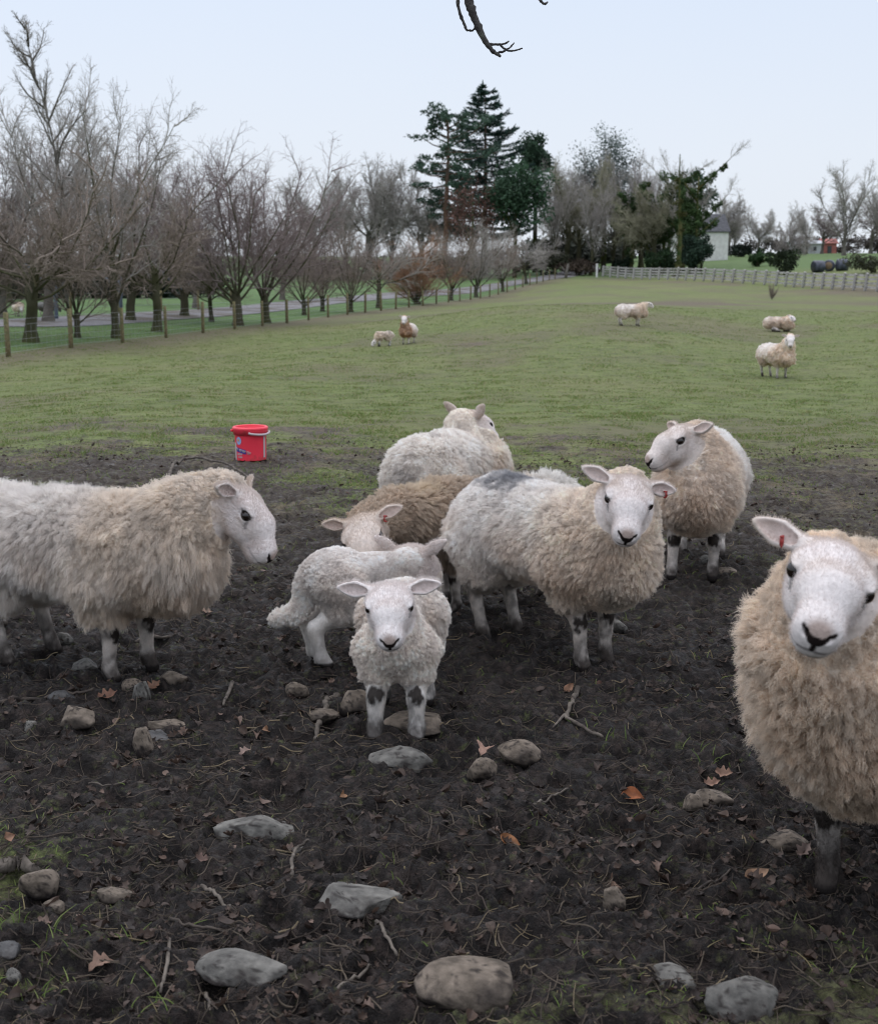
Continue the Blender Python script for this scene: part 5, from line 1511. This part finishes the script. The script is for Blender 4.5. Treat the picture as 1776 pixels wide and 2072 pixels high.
for s_ in [
    (175, 1355, 62, 36, 0, 'pale angular flat stone against the left ewe\'s front hoof', 1), (127, 1303, 38, 28, 0, 'small rounded stone behind the left ewe\'s hind hooves', .3),
    (353, 1378, 50, 30, 1, 'tan stone right of the left ewe\'s front feet', .6), (268, 1393, 40, 26, 1, 'small tan stone touching the grey upright one below the left ewe', .3),
    (287, 1415, 32, 52, 0, 'grey elongated stone pointing at the camera below the left ewe', .4), (127, 1415, 50, 28, 2, 'dark flat stone in leaf litter left of the tan slab', .5),
    (158, 1460, 70, 58, 1, 'broad tan slab stone among brown leaves at the left', .7), (62, 1478, 30, 26, 0, 'little pale pebble left of the tan slab', .3),
    (345, 1470, 82, 36, 1, 'tan wedge stone resting on the dark flat one', .8), (303, 1493, 90, 30, 2, 'dark slate like stone under the tan wedge', .8),
    (290, 1516, 44, 54, 1, 'upright brown stone in front of the dark slate one', .5), (535, 1685, 165, 78, 0, 'large pale flat angular stone with grass at its edge', 1),
    (83, 1797, 78, 64, 1, 'rounded brown stone near the left border beside a mossy log', .5), (108, 1840, 42, 28, 1, 'small stone in front of the rounded brown one', .5),
    (232, 1815, 74, 42, 1, 'wedge shaped tan stone right of the rounded brown one', .9), (12, 1932, 60, 44, 2, 'dark smooth stone cut by the left border', .3),
    (28, 1982, 28, 22, 0, 'tiny grey pebble below the dark stone at the left border', .3), (490, 1955, 155, 78, 0, 'long smooth beige grey stone low down left of centre', .35),
    (605, 1405, 50, 34, 1, 'squarish tan stone behind the thick broken stick', 1), (638, 1452, 84, 36, 1, 'flat tan stone lying under the thick broken stick', .8),
    (722, 1432, 74, 52, 1, 'sloping tan stone left of the front lamb\'s legs', .5), (845, 1462, 118, 48, 1, 'wide flat stone between the front lamb\'s legs', .4),
    (807, 1542, 114, 60, 0, 'smooth grey oval stone right in front of the lamb', .25), (976, 1566, 58, 48, 1, 'pinkish stone carrying a pale oak leaf', .3),
    (1048, 1530, 78, 56, 1, 'rounded tan boulder right of the leaf covered stone', .3), (730, 1815, 170, 95, 0, 'large grey sloping stone in the lower middle', .8),
    (612, 1722, 52, 20, 0, 'buried flat stone right of the large angular one', .5), (952, 1992, 195, 130, 1, 'biggest rounded boulder at the bottom centre', .35),
    (1240, 1830, 40, 56, 1, 'upright pale stone alone in the lower right mud', .5), (1402, 1636, 48, 38, 1, 'pale chipped stone, left of a touching pair', .8),
    (1443, 1620, 70, 36, 1, 'smooth tan stone, right of a touching pair', .5), (1592, 1706, 92, 42, 1, 'mud covered tan stone near the close ewe\'s leg', .4),
    (1355, 1985, 98, 62, 0, 'grey rounded stone behind the grass tuft at the lower right', .35), (1495, 2024, 140, 105, 0, 'large grey stone at the bottom right', .4),
    (1245, 1272, 42, 26, 0, 'smooth grey pebble behind the middle ewe\'s front hooves', .2), (1425, 1141, 34, 22, 0, 'small stone under the right standing ewe', .3),
    (1465, 1161, 44, 20, 1, 'oval flat stone by the right standing ewe\'s hind hoof', .2), (1032, 1220, 28, 20, 0, 'small round stone between the middle ewe\'s legs', .2),
    (712, 1697, 60, 22, 0, 'half buried stone right of the grassy angular stone', .6), (470, 1447, 44, 18, 2, 'dark half sunk stone left of the squarish tan stone', .4)]:
    stone(s_[0], s_[1], s_[2] * 1.1, s_[3] * 1.12, *s_[4:])

def leaf(px, py, L, kind, c, label, tilt=.3, yaw=0.0, lift=.01):
    g = np.random.default_rng(px + py)
    p = G(px, py, True); zc = (p - CAMP) @ FWD; L = L / FPX * zc
    V, F = leaf_geo(kind, L, .5 if g.random() < .5 else -.4, .5, g)
    V = np.concatenate([V, V + np.array([0, 0, -.0006])]); F = np.concatenate([F, F[:, ::-1] + len(V) // 2])
    o = make_mesh('fallen_leaf', V, F, M_leaf, col=np.array(c)[None] * np.ones((len(V), 1)))
    o.location = p + np.array([0, 0, lift]); o.rotation_euler = (tilt, g.normal(0, .25), yaw); tag(o, label, 'leaf', 'fallen leaves lying singly')
for l_ in [
    (1030, 1733, 44, 'beech', (.30, .135, .06), 'bright orange beech leaf alone on the mud', .5, -.3), (750, 1760, 40, 'beech', (.22, .13, .10), 'dull brown leaf above the large sloping stone', .4, .8),
    (695, 1636, 26, 'beech', (.28, .15, .08), 'small curled tan leaf standing on edge below the lamb', 1.0, 1.4), (1238, 1778, 46, 'oak', (.36, .24, .18), 'pale oak leaf standing upright above the lone upright stone', 1.0, 1.3),
    (1530, 1792, 52, 'beech', (.36, .22, .14), 'broad pale tan leaf in front of the close ewe', .35, .2), (1278, 1618, 52, 'beech', (.26, .085, .03), 'rust red leaf left of the touching pair of stones', .5, -.2),
    (540, 1498, 24, 'beech', (.30, .17, .10), 'little tan leaf left of the big oval stone', .9, 1.2), (495, 1546, 26, 'oak', (.30, .21, .175), 'pale torn leaf in the open mud left of centre', .3, .4),
    (205, 1948, 54, 'oak', (.24, .15, .11), 'long brown oak leaf low down at the left', .3, .6), (14, 1722, 36, 'beech', (.30, .17, .11), 'pale leaf at the left border beside grass', 1.0, 1.3),
    (1215, 1398, 44, 'beech', (.10, .05, .035), 'dark brown leaf below the middle ewe', .6, 1.0), (1440, 1590, 34, 'oak', (.30, .18, .13), 'tan leaf just above the touching pair of stones', .4, .1),
    (1466, 1574, 36, 'oak', (.28, .17, .12), 'curled tan leaf near the close ewe\'s fleece', .6, -.5), (1625, 1745, 40, 'oak', (.17, .12, .10), 'grey brown oak leaf beside the close ewe\'s hoof', .4, .5),
    (415, 1250, 30, 'oak', (.34, .24, .18), 'pale oak leaf right of the left ewe\'s breast', .3, .3), (1495, 1918, 28, 'beech', (.30, .22, .20), 'pinkish leaf near the bottom right stones', .3, 1.0),
    (410, 1765, 30, 'oak', (.16, .10, .08), 'brown leaf left of the large sloping stone', .4, .2), (310, 1395, 34, 'oak', (.20, .11, .07), 'brown leaf right of the grey elongated stone', .4, .9),
    (220, 1432, 40, 'oak', (.17, .085, .055), 'ragged brown leaf beside the tan slab', .4, .4), (1150, 1402, 28, 'beech', (.24, .13, .08), 'small brown leaf in front of the middle ewe', .5, .7)]:
    leaf(*l_)
leaf(980, 1556, 46, 'oak', (.33, .20, .15), 'pale oak leaf lying on the pinkish stone', .25, 1.3, .052)

M_stick = noise_mat('stick_bark', (.055, .045, .038), (.17, .145, .12), 30, .9, 5, .5, 90, bdist=.004)
M_stickd = noise_mat('stick_dark', (.030, .024, .021), (.085, .068, .055), 30, .8, 5, .5, 90, bdist=.004)
def stick(pts, r, label, dark=False, arch=0.0, fork=None):
    g = np.random.default_rng(int(sum(a + b for a, b in pts)))
    r *= .8; P = np.array([G(x, y) for x, y in pts]); o = P[0].copy()
    t = np.linspace(0, len(P) - 1, (len(P) - 1) * 7 + 1); Q = np.stack([np.interp(t, np.arange(len(P)), P[:, k]) for k in range(3)], 1)
    for _ in range(2): Q[1:-1] = .5 * Q[1:-1] + .25 * (Q[:-2] + Q[2:])
    zz = ground_z(Q[:, 0], Q[:, 1]); s = t / t[-1]
    Q[:, 2] = .6 * zz.mean() + .4 * zz + r * .9 + arch * np.sin(np.pi * s) + .006
    Q += g.normal(0, r * .22, Q.shape); R = r * (1.1 - .45 * s) * (1 + .3 * (g.random(len(s)) - .5))
    b = MB(); b.tube(Q - o, R, 7)
    if fork is not None:
        F_ = np.array([G(x, y) for x, y in fork]); F_[:, 2] = ground_z(F_[:, 0], F_[:, 1]) + r; b.tube(F_ - o, np.linspace(r * .7, r * .35, len(F_)), 6)
    q = b.build('stick', [M_stickd if dark else M_stick]); q.location = o; tag(q, label, 'stick', 'fallen sticks and twigs')
stick([(683, 1412), (662, 1422), (655, 1452), (641, 1475), (640, 1505)], .014, 'thick broken stick lying across the flat tan stone')
stick([(1168, 1415), (1150, 1455), (1140, 1470), (1180, 1490), (1218, 1510)], .010, 'forked bent twig in front of the middle ewe', False, 0, [(1140, 1470), (1118, 1492)])
stick([(338, 972), (352, 955), (385, 947), (430, 952), (478, 962), (518, 980)], .013, 'arched brown stick on the ground behind the left ewe', False, .07)
stick([(272, 1300), (310, 1292), (372, 1296)], .010, 'grey stick right of the left ewe\'s front legs')
stick([(0, 1775), (40, 1768), (75, 1778)], .022, 'mossy log end at the left border')
stick([(8, 1275), (14, 1252), (40, 1240)], .018, 'pale root stub at the left border under the ewe')
stick([(408, 1806), (432, 1818), (452, 1838), (466, 1856)], .006, 'short bent twig left of the large sloping stone')
stick([(343, 1915), (338, 1960), (325, 2015)], .006, 'long twig pointing at the camera near the bottom left')
stick([(418, 1995), (424, 2040), (440, 2072)], .006, 'curved twig below the long smooth stone')
stick([(676, 2010), (712, 1975), (752, 1948)], .006, 'straight twig right of the long smooth stone')
stick([(762, 1880), (780, 1905), (806, 1935)], .006, 'thin bent twig below the large sloping stone')
stick([(345, 1878), (400, 1890), (470, 1900)], .005, 'long dark twig above the long smooth stone', True)
stick([(590, 1800), (592, 1760), (600, 1735), (625, 1728)], .006, 'hooked twig by the buried flat stone')
stick([(1300, 1640), (1360, 1632), (1420, 1640), (1470, 1655)], .006, 'long thin twig running behind the touching pair of stones', True)
stick([(1385, 1830), (1445, 1800), (1500, 1770)], .005, 'slanting twig in the lower right mud', True)
stick([(560, 1470), (600, 1462), (660, 1450)], .004, 'thin straw coloured twig left of the thick broken stick')
stick([(0, 1440), (60, 1425), (150, 1418), (190, 1412)], .009, 'dark branch at the left border below the left ewe', True)
stick([(290, 1595), (230, 1605), (180, 1600)], .004, 'thin straw twig in the left middle mud')
stick([(470, 1398), (462, 1418), (452, 1440)], .009, 'short pale broken stick below the left ewe\'s head')
stick([(1660, 1560), (1610, 1590), (1575, 1590)], .005, 'twig beside the close ewe\'s fleece', True)
stick([(1080, 1640), (1110, 1620), (1150, 1605)], .005, 'pale stem among grass below the tan boulder')
stick([(1640, 1700), (1700, 1760), (1760, 1790)], .004, 'thin twig by the close ewe\'s leg', True)

# the red feed bucket
def bucket():
    p = G(508, 934, True); zc = (p - CAMP) @ FWD
    w = 66 / FPX * zc; r1 = w / 2 * 1.0; h = 67 / FPX * zc * 1.0; r0 = r1 * .93
    root = empty('bucket', p - np.array([0, 0, .012]), 0.0); tag(root, 'red plastic feed bucket with a white handle standing on the mud', 'bucket')
    Mr, nt, b_, out = mat_new('red_plastic'); N, L = nt.nodes.new, nt.links.new
    tc = N('ShaderNodeTexCoord'); nz = N('ShaderNodeTexNoise'); nz.inputs['Scale'].default_value = 9; nz.inputs['Detail'].default_value = 6; L(tc.outputs['Object'], nz.inputs['Vector'])
    sp = N('ShaderNodeSeparateXYZ'); L(tc.outputs['Object'], sp.inputs[0])
    mr = N('ShaderNodeMapRange'); mr.inputs[1].default_value = .05; mr.inputs[2].default_value = -.02; mr.inputs[3].default_value = 0; mr.inputs[4].default_value = .25; L(sp.outputs['Z'], mr.inputs[0])
    ad = N('ShaderNodeMath'); ad.operation = 'ADD'; L(nz.outputs['Fac'], ad.inputs[0]); L(mr.outputs[0], ad.inputs[1])
    rp = N('ShaderNodeValToRGB'); rp.color_ramp.elements[0].position = .62; rp.color_ramp.elements[1].position = .80
    rp.color_ramp.elements[0].color = (.90, .050, .085, 1); rp.color_ramp.elements[1].color = (.20, .07, .05, 1); L(ad.outputs[0], rp.inputs['Fac']); L(rp.outputs[0], b_.inputs['Base Color'])
    b_.inputs['Roughness'].default_value = .38; b_.inputs['Specular IOR Level'].default_value = .45
    Mw = plain('white_plastic', (.50, .44, .45), .5); Mb = plain('label_blue', (.05, .05, .30), .5); Ml = plain('label_pale_blue', (.32, .42, .68), .5); Mo = plain('label_orange', (.60, .30, .16), .5)
    ph = np.linspace(0, 2 * math.pi, 49)[:-1]
    z = lambda t: t * h
    body = MB(); rr = lambda t: r0 + (r1 * .96 - r0) * t
    body.lathe([(.002, .012), (rr(0) * .97, .010), (rr(0), .004), (rr(.02), z(.03)), (rr(.78), z(.80)), (rr(.80) + .002, z(.82)), (rr(.98), z(1.0)), (rr(.98) - .006, z(1.0)), (rr(.80) - .006, z(.8)), (rr(.05) - .006, z(.05)), (.002, z(.04))], 48)
    body.build('shell', [Mr], root)
    rim = MB(); rim.lathe([(rr(.8) + .002, z(.79)), (rr(.8) + .010, z(.785)), (rr(1) + .013, z(.93)), (rr(1) + .016, z(.95)), (rr(1) + .015, z(1.0)), (rr(1) + .006, z(1.02)), (rr(1) - .006, z(1.01)), (rr(1) - .007, z(.985))], 48); rim.build('rim', [Mr], root)
    lug = MB(); lug.tube([(-rr(1) - .008, -.02, z(.90)), (-rr(1) - .026, -.03, z(.905))], [.012, .009], 8); lug.build('lug', [Mr], root)
    # handle folded down round the front right
    H = MB(); a = np.radians(np.linspace(-88, 14, 18)); rad = rr(1) + .022
    H.tube([(rad * math.cos(t), rad * math.sin(t), z(.855 - .05 * math.sin((t - a[0]) / (a[-1] - a[0]) * math.pi) + .02 * (i == 0))) for i, t in enumerate(a)], [.009] * 18, 8); H.build('handle', [Mw], root)
    def patch(name, u0, u1, t0, t1, mat, slant=0.0, disc=False, lift=.0022, n=14, par=None):
        b = MB(); V = []; F = []
        if disc:
            uc, tc_, ru, rt = (u0 + u1) / 2, (t0 + t1) / 2, (u1 - u0) / 2, (t1 - t0) / 2
            uv = [(uc, tc_)] + [(uc + ru * math.cos(q), tc_ + rt * math.sin(q)) for q in np.linspace(0, 6.2832, 29)[:-1]]
            F = [np.array([[0, 1 + i, 1 + (i + 1) % 28] for i in range(28)])]
        else:
            uv = [(u0 + (u1 - u0) * i / n, t + slant * i / n) for i in range(n + 1) for t in (t0, t1)]
            F = [np.array([[2 * i, 2 * i + 2, 2 * i + 3, 2 * i + 1] for i in range(n)])]
        V = [((rr(t) + lift) * math.sin(math.radians(u)), -(rr(t) + lift) * math.cos(math.radians(u)), z(t)) for u, t in uv]
        b.add(V, F); return b.build(name, [mat], par or root)
    patch('white_strip', -70, -56, .03, .55, Mw, 0, False, .0015); patch('white_strip', 62, 74, .10, .74, Mw, 0, False, .0015)
    em = patch('round_emblem', -52, -28, .50, .74, Ml, disc=True); patch('emblem_mark', -46, -36, .60, .66, Mo, .01, lift=.0034, par=em)
    ban = patch('blue_banner', -54, -10, .30, .43, Mb, -.08)
    def text(txt, u0, t0, size, name, slant=0.0):
        """curved lettering built from small raised strokes"""
        b = MB(); u = u0
        for i, ch in enumerate(txt):
            st = {'p': [(0, .9, 0, -.4), (0, .9, .7, .9), (.7, .9, .7, 0), (.7, 0, 0, 0)], 'h': [(0, 0, 0, 1.4), (0, .8, .7, .8), (.7, .8, .7, 0)], 'i': [(0, 0, 0, .9), (0, 1.15, 0, 1.3)], '-': [(0, .5, .6, .5)], 'e': [(0, .45, .7, .45), (.7, .45, .7, .9), (.7, .9, 0, .9), (0, .9, 0, 0), (0, 0, .7, 0)],
                  'n': [(0, 0, 0, .9), (0, .9, .7, .9), (.7, .9, .7, 0)], 'r': [(0, 0, 0, .9), (0, .9, .6, .9)], 'g': [(.7, .9, 0, .9), (0, .9, 0, .1), (0, .1, .7, .1), (.7, .9, .7, -.4), (.7, -.4, 0, -.4)], 'y': [(0, .9, .35, 0), (.7, .9, .2, -.4)],
                  'o': [(0, 0, .7, 0), (.7, 0, .7, .9), (.7, .9, 0, .9), (0, .9, 0, 0)], 'v': [(0, .9, .35, 0), (.35, 0, .7, .9)], 'l': [(0, 0, 0, 1.4)], 'a': [(0, .9, .7, .9), (.7, .9, .7, 0), (.7, 0, 0, 0), (0, 0, 0, .5), (0, .5, .7, .5)], 's': [(.7, .9, 0, .9), (0, .9, 0, .45), (0, .45, .7, .45), (.7, .45, .7, 0), (.7, 0, 0, 0)],
                  'u': [(0, .9, 0, 0), (0, 0, .7, 0), (.7, 0, .7, .9)], 't': [(.3, 0, .3, 1.3), (0, .9, .6, .9)], 'c': [(.7, .9, 0, .9), (0, .9, 0, 0), (0, 0, .7, 0)], 'd': [(.7, 0, .7, 1.4), (.7, .9, 0, .9), (0, .9, 0, 0), (0, 0, .7, 0)], 'b': [(0, 0, 0, 1.4), (0, .9, .7, .9), (.7, .9, .7, 0), (.7, 0, 0, 0)]}.get(ch, [])
            dg = math.degrees(size / rr(.5))
            for x0, y0, x1, y1 in st:
                q = []
                for x, y in ((x0, y0), (x1, y1)):
                    uu = u + x * dg; tt = t0 + y * size / h + slant * (uu - u0)
                    q.append(((rr(tt) + .0040) * math.sin(math.radians(uu)), -(rr(tt) + .0040) * math.cos(math.radians(uu)), z(tt)))
                b.tube(q, [size * .14] * 2, 4)
            u += dg * (.55 if ch in 'il ' else 1.05)
        b.build(name, [Mw], ban)
    text('hi energy', -52, .345, .0155, 'banner_lettering', -.0019)
    for t0, us in ((.195, (-48, -44, -40, -36, -32, -28)), (.105, (-45, -41, -36, -32, -28))):   # two lines of print too small to read
        for u in us: patch('small_print', u, u + 2.8, t0, t0 + .055, Mw, -.006, lift=.002, n=3)
bucket()
